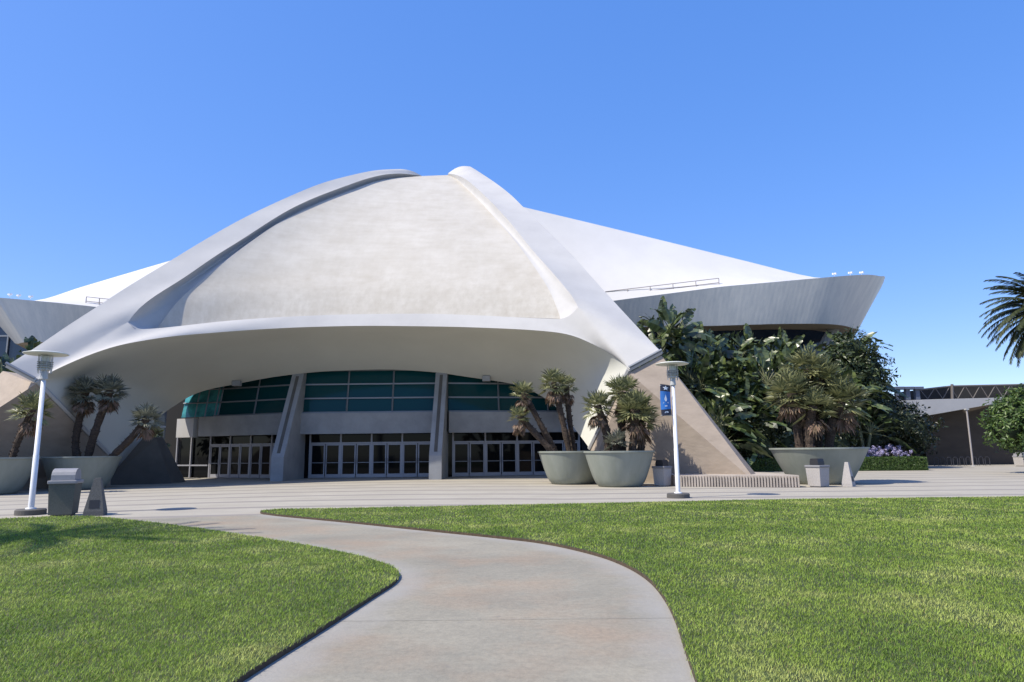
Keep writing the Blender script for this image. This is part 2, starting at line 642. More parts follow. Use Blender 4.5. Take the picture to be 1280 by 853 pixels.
bot = resample([a2] + [at(x, y, YP(x)) for x, y in UBpx[3:11]] + [a3], NU)
rim_b = resample([at(UBpx[2][0], UBpx[2][1], YA(197) + DU(197))] + [at(x, y, YA(x) + DU(x)) for x, y in UBpx[3:11]] + [at(700.6, 398.8, YA(700) + 0.35)], NU)
mb = MB(); mb.grid([rim_b, bot])
apart(mb, 'recess_wall', M_SHELL, True)
top = [VL3[0].lerp(VR3[0], i / (NU - 1)) for i in range(NU)]
Lc = resample(VL3[::-1], NV); Rc = resample(VR3[::-1], NV)
rows = []
for j in range(NV):
    v = j / (NV - 1)
    row = []
    for i in range(NU):
        u = i / (NU - 1)
        p = bot[i] * (1 - v) + top[i] * v + Lc[j] * (1 - u) + Rc[j] * u - (bot[0] * (1 - u) * (1 - v) + bot[-1] * u * (1 - v) + top[0] * (1 - u) * v + top[-1] * u * v)
        row.append(p)
    rows.append(row)
mb = MB(); mb.grid(rows)
apart(mb, 'dome_panel', M_PANEL, True)

# outer skirts of the ribs (their side away from the entrance) and crest closing
for edge, sgn in ((Oloop[:NS], -1), (Oloop[-NS:][::-1], 1)):
    mb = MB()
    rws = []
    for k, (dx, dz) in enumerate(((0, 0), (0.15, -1.2), (0.1, -3.2))):
        rws.append([Vector((p.x + sgn * dx, p.y + dx, p.z + dz * min(1.0, 0.02 + (1 - i / (NS - 1)) * 4))) for i, p in enumerate(edge)])
    mb.grid(rws)
    apart(mb, 'rib_side', M_SHELL, True)
mb = MB()
crest = CR_L + [VL3[0], VR3[0]] + CR_R[::-1]
mb.grid([crest, [p + Vector((0, 3.5, -0.8)) for p in crest], [p + Vector((0, 9, -5.5)) for p in crest]])
apart(mb, 'crest_deck', M_SHELL, False)

# --- soffit, from the arch edge back to the glazed front
Ipx = [(187, 537, 39.0), (202, 519, 41.2), (221, 505.6, 42.4), (239, 494.7, 42.7), (261, 487, 42.8), (291.6, 481, 42.8), (333, 473, 42.8), (366, 468.4, 42.8), (399, 465, 42.8), (440, 463, 42.8),
       (490, 462.3, 42.8), (543, 465.6, 42.8), (571, 469.5, 42.8), (602, 474, 42.8), (637, 479.4, 42.8), (659, 486, 42.8), (681, 498, 42.6), (694, 508, 42.2), (712, 528, 40.2), (726, 546, 37.6)]
I3 = smooth_curve(resample([P3L] + [at(*p) for p in Ipx] + [P3R], 140), 2)
Afront = resample([P3L, P3L.lerp(P1L, 0.33), P3L.lerp(P1L, 0.66), P1L], 26)[:-1] + smooth_curve(resample(A3, 88), 2) + resample([P1R, P1R.lerp(P3R, 0.33), P1R.lerp(P3R, 0.66), P3R], 27)[1:]
assert len(Afront) == 139 or True
I3 = resample(I3, len(Afront))
rows = []
for k in range(13):
    t = k / 12
    rows.append([Afront[i].lerp(I3[i], t) + Vector((0, 0, 0.55 * math.sin(math.pi * t) * min(1, (Afront[i] - I3[i]).length / 8))) for i in range(len(Afront))])
mb = MB(); mb.grid(rows)
apart(mb, 'vault_soffit', M_SHELL_IN, True)
# unseen sheet added behind the glass head to block sun, open at far left
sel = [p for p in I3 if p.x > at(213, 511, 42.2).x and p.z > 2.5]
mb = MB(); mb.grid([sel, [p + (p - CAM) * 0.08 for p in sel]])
apart(mb, 'hidden_sun_block', M_DKCONC, True)

# --- bearing strips
for a, b, c in ((P3L, P1L, P2L), (P3R, P1R, P2R)):
    mb = MB()
    for p, q in ((a, b), (b, c)):
        mb.tube([p, q], 0.12, 6)
    apart(mb, 'bearing_strip', M_SHELL)
    mb = MB()
    dn = Vector((0, -0.10, 0.10))
    mb.tube([b + dn, c + dn], 0.075, 6)
    apart(mb, 'bearing_joint', M_DKALU)

# --- buttresses
B1R, B2R, B3R = Vector((10.45, 29.6, 0)), Vector((10.95, 30.4, 0)), Vector((3.7, 35.2, 0))
B1L, B2L, B3L = Vector((-26.4, 28.2, 0)), Vector((-31.5, 34.5, 0)), Vector((-21.3, 36.8, 0))


def buttress(p1, p2, p3, b1, b2, b3, flip):
    dn = Vector((0, 0, -0.16))
    p1, p2, p3 = p1 + dn, p2 + dn, p3 + dn
    mb = MB()
    back2 = Vector((b2.x, b2.y + 6, 0)); back3 = Vector((b3.x, b3.y + 4, 0))
    pt = p2 + Vector((0, 3, 0.0))
    fs = [[b3, b1, p1, p3], [b1, b2, p2, p1], [p3, p1, p2, pt], [b2, back2, pt, p2], [back3, b3, p3, pt], [back2, back3, pt]]
    for f in fs:
        mb.face(f if not flip else f[::-1])
    return apart(mb, 'buttress', M_TAN)


buttress(P1R, P2R, P3R, B1R, B2R, B3R, False)
buttress(P1L, at(4, 460, 33.6), P3L, B1L, B2L, B3L, True)
# inner footing block beside the left toe
mb = MB()
tip = at(180, 546, 36.6)
bs = [gp(128, 607), gp(214, 604.5), Vector((gp(214, 604).x + 0.2, 40, 0)), Vector((gp(128, 607).x, 40, 0))]
tb = [tip, tip + Vector((0.4, 0.5, -0.1)), tip + Vector((0.2, 1.6, 0)), tip + Vector((-0.4, 1.2, 0))]
for k in range(4):
    mb.face([bs[k], bs[(k + 1) % 4], tb[(k + 1) % 4], tb[k]])
mb.face(tb)
apart(mb, 'footing_block', M_DKCONC)

# --- entrance front
ZD, ZT, ZS0, ZS1 = 2.12, 2.62, 2.72, 4.0
CORN = [Vector((-20.6, 45.9, 0)), Vector((-13.55, 43.0, 0)), Vector((-4.45, 43.0, 0)), Vector((4.6, 44.6, 0))]
# pillars (fins with a raking front edge and painted slot shade)
for x0 in (-13.86, -4.82):
    w = 0.72
    mb = MB()
    f0, f1, ft = 39.6, 43.1, 7.0
    prof = [(f0, 0), (f0 + 0.03, 1.35), (f1, ft), (44.2, ft), (44.2, 0)]
    lo = [Vector((x0, y, z)) for y, z in prof]
    hi = [Vector((x0 + w, y, z)) for y, z in prof]
    mb.face(lo); mb.face(hi[::-1])
    for k in range(5):
        k2 = (k + 1) % 5
        mb.face([lo[k], hi[k], hi[k2], lo[k2]])
    pil = apart(mb, 'entrance_pillar', M_GREY, bevel=0.0)
    mb = MB()
    d = Vector((0, f1 - f0 - 0.03, ft - 1.35)).normalized()
    nrm = Vector((0, -d.z, d.y))
    q0 = Vector((x0 + w / 2, f0 + 0.03, 1.35)) + d * 0.25 + nrm * 0.012
    q1 = q0 + d * 5.6
    mb.face([q0 + Vector((-0.1, 0, 0)), q0 + Vector((0.1, 0, 0)), q1 + Vector((0.1, 0, 0)), q1 + Vector((-0.1, 0, 0))])
    apart(mb, 'slot_shade_strip', M_DKCONC, parent=None)  # flat dark strip painting the shade inside the groove


def bay(a, b, n_pairs, margin0, margin1, mull, first_light=0):
    """one bay of the entrance between plan points a and b"""
    d = (b - a); ln = d.length; d = d.normalized(); nrm = Vector((d.y, -d.x, 0))   # nrm looks outwards
    rz = math.atan2(d.y, d.x)

    def P(s, off, z):
        return a + d * s + nrm * off + Vector((0, 0, z))

    def bx(mb, s0, s1, off, dep, z0, z1, mi=0):
        mb.box(P((s0 + s1) / 2, off, (z0 + z1) / 2), (s1 - s0, dep, z1 - z0), mi, rz)
    # spandrel with a sloping soffit behind
    mb = MB(); bx(mb, 0, ln, 0.25, 0.5, ZS0, ZS1)
    apart(mb, 'spandrel_band', M_GREY)
    mb = MB(); bx(mb, 0, ln, -0.75, 1.4, ZS0 + 0.05, ZS0 + 0.2)
    apart(mb, 'lobby_ceiling', M_BEIGE)
    # upper glazing, raking
    mb = MB()
    zt = 7.6
    mb.face([P(0, 0.1, ZS1), P(ln, 0.1, ZS1), P(ln, -0.55, zt), P(0, -0.55, zt)])
    g = apart(mb, 'upper_window', M_TEAL)
    mb = MB()
    for z in (ZS1 + 0.06, 4.95, 5.85, 6.75):
        off = 0.1 - 0.65 * (z - ZS1) / (zt - ZS1)
        bx(mb, 0, ln, off + 0.05, 0.12, z - 0.045, z + 0.045)
    for s in mull:
        q0, q1 = P(s, 0.17, ZS1), P(s, -0.48, zt)
        mb.tube([q0, q1], 0.055, 4)
    apart(mb, 'window_mullions', M_DKALU)
    # recessed door line
    off = -0.55
    pw = (ln - margin0 - margin1) / n_pairs
    mb = MB()
    for k in range(n_pairs + 1):
        s = margin0 + k * pw
        bx(mb, s - 0.05, s + 0.05, off, 0.12, 0, ZS0 + 0.05)
    bx(mb, margin0, ln - margin1, off + 0.004, 0.12, ZD, ZD + 0.09)
    apart(mb, 'door_frame', M_ALU)
    mb = MB(); mb.face([P(0, off - 0.03, ZD + 0.09), P(ln, off - 0.03, ZD + 0.09), P(ln, off - 0.03, ZS0 + 0.05), P(0, off - 0.03, ZS0 + 0.05)])
    apart(mb, 'transom_window', M_GLASS)
    for s0, s1 in ((0, margin0), (ln - margin1, ln)):
        if s1 - s0 > 0.1:
            mb = MB()
            mb.face([P(s0, off - 0.03, 0), P(s1, off - 0.03, 0), P(s1, off - 0.03, ZD + 0.09), P(s0, off - 0.03, ZD + 0.09)])
            apart(mb, 'side_light', M_GLASS)
    for k in range(n_pairs):
        for h in (0, 1):
            s0 = margin0 + k * pw + 0.055 + h * (pw / 2 - 0.0275)
            s1 = s0 + pw / 2 - 0.08
            mb = MB()
            fw = 0.075
            bx(mb, s0, s0 + fw, off, 0.06, 0.02, ZD - 0.01, 0)
            bx(mb, s1 - fw, s1, off, 0.06, 0.02, ZD - 0.01, 0)
            bx(mb, s0 + fw, s1 - fw, off, 0.056, ZD - 0.10, ZD - 0.01, 0)
            bx(mb, s0 + fw, s1 - fw, off, 0.056, 0.02, 0.24, 0)
            mb.face([P(s0 + fw, off, 0.24), P(s1 - fw, off, 0.24), P(s1 - fw, off, ZD - 0.10), P(s0 + fw, off, ZD - 0.10)], 1)
            dr = apart(mb, 'door', [M_ALU, M_GLASS])
            mb = MB()
            bx(mb, s0 + fw, s1 - fw, off + 0.05, 0.03, 0.93, 0.97)
            sh = (s1 - 0.05) if h == 0 else (s0 + 0.05)
            mb.tube([P(sh, off + 0.07, 0.85), P(sh, off + 0.07, 1.2)], 0.014, 6)
            apart(mb, 'handle', M_DKALU, parent=dr)


bay(CORN[1] + Vector((0.4, 0, 0)), CORN[2] - Vector((0.4, 0, 0)), 4, 0.35, 0.2, [2.75, 5.6])
bay(CORN[2] + Vector((0.4, 0.05, 0)), CORN[3], 4, 0.35, 0.2, [3.2, 6.4])
bay(CORN[0], CORN[1] - Vector((0.4, 0, 0)), 4, 0.06, 0.12, [1.3, 4.4])
# end panes painted as sunlit, and a white box for the sunlit spandrel end
mb = MB()
dL = (CORN[1] - CORN[0]).normalized(); nL = Vector((dL.y, -dL.x, 0))
c0 = CORN[0]
apt = []
mb.face([c0 + dL * -1.6 + nL * 0.5 + Vector((0, 0, ZS1)), c0 + dL * 1.25 + nL * 0.20 + Vector((0, 0, ZS1)), c0 + dL * 1.25 + nL * -0.42 + Vector((0, 0, 7.6)), c0 + dL * -1.6 + nL * -0.2 + Vector((0, 0, 7.6))])
apart(mb, 'end_window', M_TEAL_SUNLIT, label='teal window pane with sunlight painted into its colour')
mb = MB()
for s0_ in (-0.5, 0.35, 1.2):
    mb.tube([c0 + dL * s0_ + nL * 0.38 + Vector((0, 0, ZS1)), c0 + dL * s0_ + nL * -0.2 + Vector((0, 0, 7.6))], 0.05, 4)
for z_ in (4.95, 5.85):
    k_ = (z_ - ZS1) / 3.6
    mb.tube([c0 + dL * -1.6 + nL * (0.56 - 0.62 * k_) + Vector((0, 0, z_)), c0 + dL * 1.25 + nL * (0.28 - 0.62 * k_) + Vector((0, 0, z_))], 0.045, 4)
apart(mb, 'window_mullions', M_DKALU)
mb = MB()
mb.box(c0 + dL * -1.2 + nL * 0.32 + Vector((0, 0, 3.3)), (1.5, 0.4, 1.25), 0, math.atan2(dL.y, dL.x))
apart(mb, 'sunlit_spandrel_patch', M_SHELL)  # white box in place of sunlight on the grey spandrel end
mb = MB()
for s in (-1.6, -2.9):
    mb.box(c0 + dL * s + nL * -0.5 + Vector((0, 0, 1.35)), (0.09, 0.12, 2.7), 0, math.atan2(dL.y, dL.x))
mb.box(c0 + dL * -1.7 + nL * -0.5 + Vector((0, 0, 0.82)), (3.3, 0.1, 0.09), 0, math.atan2(dL.y, dL.x))
apart(mb, 'window_frame', M_ALU)
mb = MB()
mb.face([c0 + dL * -3 + nL * -0.62, c0 + dL * 0.1 + nL * -0.62, c0 + dL * 0.1 + nL * -0.62 + Vector((0, 0, 2.75)), c0 + dL * -3 + nL * -0.62 + Vector((0, 0, 2.75))])
apart(mb, 'lobby_window', M_GLASS)
# back of the lobby so that nothing shows through
mb = MB()
mb.face([Vector((-24, 47.5, 0)), Vector((8, 47.5, 0)), Vector((8, 47.5, 11)), Vector((-24, 47.5, 11))])
apart(mb, 'lobby_back_wall', M_DARK)
# floodlight boxes under the soffit
for px, py in ((296, 479.5), (608, 473.5)):
    mb = MB()
    p = at(px, py, 42.45)
    mb.box(p, (0.5, 0.4, 0.34))
    apart(mb, 'soffit_floodlight', M_GREY, bevel=0.03)
# phone-like wall unit at the left window
# --- roof sides
def roof_side(ridge, eave, back):
    n = 26
    r = resample(ridge, n); e = resample(eave, n)
    mb = MB()
    rws = []
    for k in range(9):
        t = k / 8
        rws.append([r[i].lerp(e[i], t) + Vector((0, 0, -0.45 * math.sin(math.pi * t))) for i in range(n)])
    mb.grid(rws)
    mb.grid([r, [p + Vector((0, back, -0.25 * back)) for p in r]])
    return mb


ridgeR = [at(590, 243.5, 62), at(654, 259, 62), at(740, 279.5, 61.7), at(840, 303.8, 61.2), at(930, 326, 60.6), at(1018, 347, 59.5), at(1062, 345.5, 58.5)]
eaveR = [at(700, 386, 57.5), at(768, 376, 56.3), at(850, 365.3, 55.4), at(900, 358.8, 54.9), at(950, 354.3, 54.4), at(1000, 349.8, 53.9), at(1040, 346.3, 53.6)]
apart(roof_side(ridgeR, eaveR, 20), 'roof', M_ROOF, True)
ridgeL = [at(300, 301, 62), at(215, 325.5, 62), at(157, 342.5, 61.5), at(98.5, 360, 61), at(47.6, 375.5, 59.5), at(0, 374, 58.5)]
eaveL = [at(190, 393, 57.5), at(121, 384, 56.0), at(80, 379.5, 55.3), at(49, 376.6, 54.8), at(20, 374, 54.4), at(0, 372.3, 54.1), at(-8, 371.6, 54)]
apart(roof_side(ridgeL, eaveL, 20), 'roof', M_ROOF, True)


def fascia(top, bot, name):
    n = 90
    assert len(top) == len(bot), (len(top), len(bot))

    def idx(pts):
        out = []
        m_ = len(pts) - 1
        for i in range(n):
            x = i / (n - 1) * m_
            j = min(int(x), m_ - 1); u = x - j
            p0, p1, p2, p3 = pts[max(j - 1, 0)], pts[j], pts[j + 1], pts[min(j + 2, m_)]
            out.append(0.5 * ((2 * p1) + (p2 - p0) * u + (2 * p0 - 5 * p1 + 4 * p2 - p3) * u * u + (3 * p1 - p0 - 3 * p2 + p3) * u ** 3))
        return out
    t, b = idx(top), idx(bot)
    me = bpy.data.meshes.new(name)
    v, f = [], []
    K = 6
    for k in range(K):
        s = k / (K - 1)
        for i in range(n):
            p = t[i].lerp(b[i], s) - AINV
            v.append(tuple(p))
    acc = [0]
    for i in range(1, n):
        acc.append(acc[-1] + (t[i] - t[i - 1]).length)
    uvs = []
    for k in range(K - 1):
        for i in range(n - 1):
            a = k * n + i
            f.append((a, a + 1, a + n + 1, a + n))
            for kk, ii in ((k, i), (k, i + 1), (k + 1, i + 1), (k + 1, i)):
                uvs.append((acc[ii], -kk * 0.9))
    me.from_pydata(v, [], f)
    uv = me.uv_layers.new(name='UVMap')
    uv.data.foreach_set('uv', [c for q in uvs for c in q])
    me.materials.append(M_FASCIA)
    me.polygons.foreach_set('use_smooth', [True] * len(me.polygons))
    o = bpy.data.objects.new(name, me)
    col.objects.link(o)
    o.parent = arena
    return t, b


tR = eaveR[:1] + eaveR[1:] + [at(1066, 344.3, 53.7), at(1086, 343.6, 54.3), at(1099, 345.3, 55.4), at(1106, 348.5, 57.2), Vector((33.5, 62, 15.2)), Vector((34, 70, 15))]
bR_ = [at(697, 412, 58.3), at(764, 410, 57.2), at(844, 408, 56.3), at(892, 407.5, 55.8), at(940, 406, 55.3), at(986, 405, 55.0), at(1020, 405, 54.8), at(1042, 405.8, 54.9), at(1056, 407.6, 55.3), at(1066, 410.4, 56.0), at(1072.5, 413.5, 57.6), Vector((30.6, 62, 11.0)), Vector((31, 70, 11))]
ft, fb = fascia(tR, bR_, 'metal_fascia')
tL = [at(190, 393, 57.5)] + eaveL[1:] + [at(-22, 370.6, 54.6), at(-30, 371, 56.5), Vector((-44.8, 62, 15)), Vector((-45, 70, 15))]
bL_ = [at(192, 428, 58.3), at(126, 428, 57), at(88, 428.2, 56.3), at(62, 428, 55.7), at(44, 428, 55.4), at(34, 428, 55.3), at(28, 428.5, 55.4), at(22.5, 430, 56.2), at(21.5, 431, 58), Vector((-43.4, 63, 10.6)), Vector((-43.6, 70, 10.5))]
ft2, fb2 = fascia(tL, bL_, 'metal_fascia')
for b in (fb, fb2):
    mb = MB()
    bb = [p + Vector((0, 0, 0.0)) for p in b]
    inn = [Vector((p.x * 0.985, p.y + 3.2, p.z + 0.1)) for p in bb]
    mb.grid([bb, inn])
    apart(mb, 'eave_soffit', M_BEIGE)
# deck edge closing the top of each prow
for t in (ft, ft2):
    mb = MB()
    mb.grid([t[45:], [Vector((p.x * 0.94, p.y + 3.0, p.z - 0.4)) for p in t[45:]]])
    apart(mb, 'roof_edge', M_ROOF)
# glass walls recessed under the eaves
mb = MB()
mb.face([Vector((4, 60.5, 0)), Vector((29.5, 60.5, 0)), Vector((29.5, 60.5, 12.2)), Vector((4, 60.5, 12.2))])
apart(mb, 'side_window_wall', M_BLUEGL)
mb = MB()
mb.face([Vector((-60, 61.5, 0)), Vector((-18, 61.5, 0)), Vector((-18, 61.5, 13.8)), Vector((-60, 61.5, 13.8))])
apart(mb, 'side_window_wall', M_BLUEGL)
mb = MB()
for z in (4.0, 8.2, 12.4):
    mb.box((-39, 61.42, z), (42, 0.1, 0.14))
for x in range(-58, -18, 4):
    mb.box((x, 61.40, 6.9), (0.12, 0.1, 13.8))
apart(mb, 'window_mullions', M_DKALU)
# raking column under the right prow
mb = MB()
mb.tube([at(1028, 436, 57.5), at(1046, 404, 57.2)], 0.45, 10)
apart(mb, 'raking_column', M_GREY)
# roof guard rails
def rail(pts, h, posts):
    mb = MB()
    pts = [Vector(p) for p in pts]
    for z in (h, h * 0.5):
        mb.tube([p + Vector((0, 0, z)) for p in pts], 0.035, 6)
    q = resample(pts, posts)
    for p in q:
        mb.tube([p, p + Vector((0, 0, h))], 0.035, 6)
    return mb


apart(rail([at(757, 375.5, 56.9), at(830, 367, 56.0), at(899, 359, 55.4)], 0.75, 6), 'roof_railing', M_RAIL)
apart(rail([at(107, 382, 56.2), at(140, 385.5, 56.5)], 0.75, 3), 'roof_railing', M_RAIL)
# small white floodlights on the roof corners
for px, py, Y in ((1043, 345.5, 54.4), (1063, 344.2, 54.6), (1077, 343.8, 55.2), (12, 371.3, 55), (23, 372.5, 55.2), (38, 374, 55.4)):
    p = at(px, py, Y)
    mb = MB()
    mb.tube([p, p + Vector((0, 0, 0.16))], 0.03, 6)
    mb.box(p + Vector((-0.08, 0, 0.2)), (0.13, 0.15, 0.13))
    mb.box(p + Vector((0.11, 0, 0.22)), (0.13, 0.15, 0.13), 0, 0.4)
    apart(mb, 'roof_floodlight', M_WHITE)


# ================================================================== GROUND
def plaza_material():
    M = mat('banded_plaza_concrete', (0.43, 0.40, 0.365), 0.9)
    N, L, P = nodes_of(M)
    tc = N.new('ShaderNodeTexCoord')
    sp = N.new('ShaderNodeSeparateXYZ')
    L.new(tc.outputs['Object'], sp.inputs[0])

    def math_(op, a, b=None):
        n = N.new('ShaderNodeMath'); n.operation = op
        for i, x in enumerate((a, b)):
            if x is None:
                continue
            if isinstance(x, (int, float)):
                n.inputs[i].default_value = x
            else:
                L.new(x, n.inputs[i])
        return n.outputs[0]
    x = math_('MINIMUM', math_('ADD', sp.outputs[0], 4.3), 6.0)
    x = math_('MAXIMUM', x, -14.0)
    c = math_('ADD', sp.outputs[1], math_('MULTIPLY', math_('MULTIPLY', x, x), 0.022))
    ph = math_('FRACT', math_('DIVIDE', c, 2.6))
    dark = math_('LESS_THAN', ph, 0.22)
    joint = math_('LESS_THAN', math_('ABSOLUTE', math_('SUBTRACT', ph, 0.6)), 0.008)
    n = N.new('ShaderNodeTexNoise'); n.inputs['Scale'].default_value = 0.5; n.inputs['Detail'].default_value = 8
    n.inputs['Roughness'].default_value = 0.65
    L.new(tc.outputs['Object'], n.inputs['Vector'])
    rp = N.new('ShaderNodeValToRGB')
    rp.color_ramp.elements[0].position = 0.3
    rp.color_ramp.elements[0].color = (0.315, 0.288, 0.235, 1)
    rp.color_ramp.elements[1].position = 0.7
    rp.color_ramp.elements[1].color = (0.385, 0.357, 0.295, 1)
    L.new(n.outputs[0], rp.inputs[0])
    mx = N.new('ShaderNodeMix'); mx.data_type = 'RGBA'
    L.new(math_('MULTIPLY', dark, 0.85), mx.inputs[0]); L.new(rp.outputs[0], mx.inputs[6]); mx.inputs[7].default_value = (0.22, 0.20, 0.18, 1)
    mx2 = N.new('ShaderNodeMix'); mx2.data_type = 'RGBA'
    L.new(math_('MULTIPLY', joint, 0.7), mx2.inputs[0]); L.new(mx.outputs[2], mx2.inputs[6]); mx2.inputs[7].default_value = (0.2, 0.19, 0.18, 1)
    L.new(mx2.outputs[2], P.inputs['Base Color'])
    return M


M_PLAZA = plaza_material()
mb = MB()
mb.grid([[Vector((x, y, 0)) for x in (-900, -60, 60, 900)] for y in (-100, 70, 1500)])
o = mb.build('plaza', M_PLAZA)
tag(o, kind='structure')


def path_material():
    M = mat('stained_path_concrete', (0.36, 0.355, 0.34), 0.85, bump=0.12, bscale=30)
    N, L, P = nodes_of(M)
    tc = N.new('ShaderNodeTexCoord')

    def nz(scale, det, rgh=0.6, st=(1, 1, 1)):
        mp = N.new('ShaderNodeMapping'); mp.inputs['Scale'].default_value = st
        L.new(tc.outputs['Object'], mp.inputs['Vector'])
        n = N.new('ShaderNodeTexNoise'); n.inputs['Scale'].default_value = scale; n.inputs['Detail'].default_value = det
        n.inputs['Roughness'].default_value = rgh
        L.new(mp.outputs[0], n.inputs['Vector'])
        return n.outputs[0]

    def ramp(src, p0, c0, p1, c1):
        r = N.new('ShaderNodeValToRGB')
        r.color_ramp.elements[0].position = p0; r.color_ramp.elements[0].color = (*c0, 1)
        r.color_ramp.elements[1].position = p1; r.color_ramp.elements[1].color = (*c1, 1)
        L.new(src, r.inputs[0])
        return r.outputs[0]

    def mix(fac, a, b):
        m_ = N.new('ShaderNodeMix'); m_.data_type = 'RGBA'
        for i, x in ((0, fac), (6, a), (7, b)):
            if isinstance(x, tuple):
                m_.inputs[i].default_value = (*x, 1)
            else:
                L.new(x, m_.inputs[i])
        return m_.outputs[2]
    base = ramp(nz(0.55, 8, 0.68, (0.7, 1.0, 1)), 0.32, (0.205, 0.192, 0.152), 0.66, (0.30, 0.275, 0.212))
    rust = ramp(nz(0.45, 5, 0.6), 0.46, (0, 0, 0), 0.68, (0.75, 0.75, 0.75))
    c = mix(rust, base, (0.30, 0.22, 0.148))
    fine = ramp(nz(14, 6, 0.75), 0.35, (0.82, 0.82, 0.82), 0.6, (1.06, 1.06, 1.06))
    mm = N.new('ShaderNodeMix'); mm.data_type = 'RGBA'; mm.blend_type = 'MULTIPLY'; mm.inputs[0].default_value = 0.8
    L.new(c, mm.inputs[6]); L.new(fine, mm.inputs[7])
    uvn = N.new('ShaderNodeUVMap')
    su = N.new('ShaderNodeSeparateXYZ'); L.new(uvn.outputs[0], su.inputs[0])

    def mt(op, x, y=None):
        n = N.new('ShaderNodeMath'); n.operation = op
        for i, v in enumerate((x, y)):
            if v is None:
                continue
            if isinstance(v, (int, float)):
                n.inputs[i].default_value = v
            else:
                L.new(v, n.inputs[i])
        return n.outputs[0]
    edge = mt('ABSOLUTE', mt('SUBTRACT', su.outputs[0], 0.5))
    edge = mt('ADD', edge, mt('MULTIPLY', mt('SUBTRACT', nz(1.2, 5), 0.5), 0.22))
    efac = ramp(edge, 0.33, (0, 0, 0), 0.46, (0.8, 0.8, 0.8))
    mixed_edge = mix(efac, mm.outputs[2], (0.30, 0.288, 0.262))
    speck = ramp(nz(4.5, 3, 0.5), 0.70, (0, 0, 0), 0.76, (0.35, 0.35, 0.35))
    c2 = mix(speck, mixed_edge, (0.16, 0.15, 0.14))
    L.new(c2, P.inputs['Base Color'])
    return M


M_PATH = path_material()
M_PATHEDGE = mat('pale_path_margin', (0.38, 0.378, 0.37), 0.85, c2=(0.30, 0.298, 0.29), scale=1.3)
LEFT_E = [(0, 648.5), (60, 646), (110, 645.5), (150, 648.5), (220, 656.5), (300, 668), (380, 681), (440, 692.5), (475, 702), (494, 710), (500, 717), (494, 726), (470, 741), (400, 785), (340, 821), (290, 853)]
RIGHT_E = [(1280, 621), (1000, 624), (850, 627), (700, 630), (450, 635), (352, 636.3), (325, 638.5), (340, 642.5), (420, 650), (520, 660), (620, 670), (680, 677), (740, 690), (780, 704), (810, 722), (830, 745), (845, 775), (858, 815), (872, 853)]
ZL = 0.05
le = [gp(x, y, ZL) for x, y in LEFT_E]
re_ = [gp(x, y, ZL) for x, y in RIGHT_E]
dl = (le[-1] - le[-2]).normalized(); dr_ = (re_[-1] - re_[-2]).normalized()
le_path = smooth_curve(resample(le[1:], 120), 3) + [le[-1] + dl * 4.0 + Vector((0.2, 0, 0)), le[-1] + dl * 9.0]
re_path = smooth_curve(resample(re_[5:], 120), 3) + [re_[-1] + dr_ * 4.5, re_[-1] + dr_ * 9.0]
# path strip
def linear(pts, n):
    d = [0.0]
    for i in range(1, len(pts)):
        d.append(d[-1] + (pts[i] - pts[i - 1]).length)
    out, j = [], 0
    for k in range(n):
        s_ = d[-1] * k / (n - 1)
        while j < len(d) - 2 and d[j + 1] < s_:
            j += 1
        out.append(pts[j].lerp(pts[j + 1], min(max((s_ - d[j]) / max(d[j + 1] - d[j], 1e-9), 0), 1)))
    return out


L_ = linear([Vector((p.x, p.y, 0.004)) for p in le_path[14:]], 100)
R_ = linear([Vector((p.x, p.y, 0.004)) for p in re_path[10:]], 100)
L_ = [p + (L_[i] - R_[i]).normalized() * 0.12 for i, p in enumerate(L_)]
R_ = [p + (p - L_[i]).normalized() * 0.12 for i, p in enumerate(R_)]
mb = MB()
fr = [0, 0.5, 1.0]
mb.grid([[L_[i].lerp(R_[i], t) for i in range(100)] for t in fr])
o = mb.build('path', M_PATH)
uvl = o.data.uv_layers.new(name='UVMap')
for lp in o.data.loops:
    uvl.data[lp.index].uv = (fr[lp.vertex_index // 100], (lp.vertex_index % 100) / 100)
tag(o, kind='structure')
mb = MB()
for i in range(14, 98, 14):
    a, b = L_[i], R_[min(i + 1, 99)]
    dd = (b - a).normalized(); pp = Vector((-dd.y, dd.x, 0)) * 0.0035
    up = Vector((0, 0, 0.008))
    mb.face([a - pp + up, b - pp + up, b + pp + up, a + pp + up])
o = mb.build('path_joints', mat('path_joint_tone', (0.235, 0.22, 0.19), 0.9))  # thin joint strips, slightly darker than the path
tag(o, kind='structure')

M_LAWN = mat('turf_soil', (0.05, 0.072, 0.02), 0.95, c2=(0.035, 0.045, 0.016), scale=2.5)
M_CUT = mat('cut_turf_edge', (0.085, 0.058, 0.036), 0.95, var=0.4, scale=14)


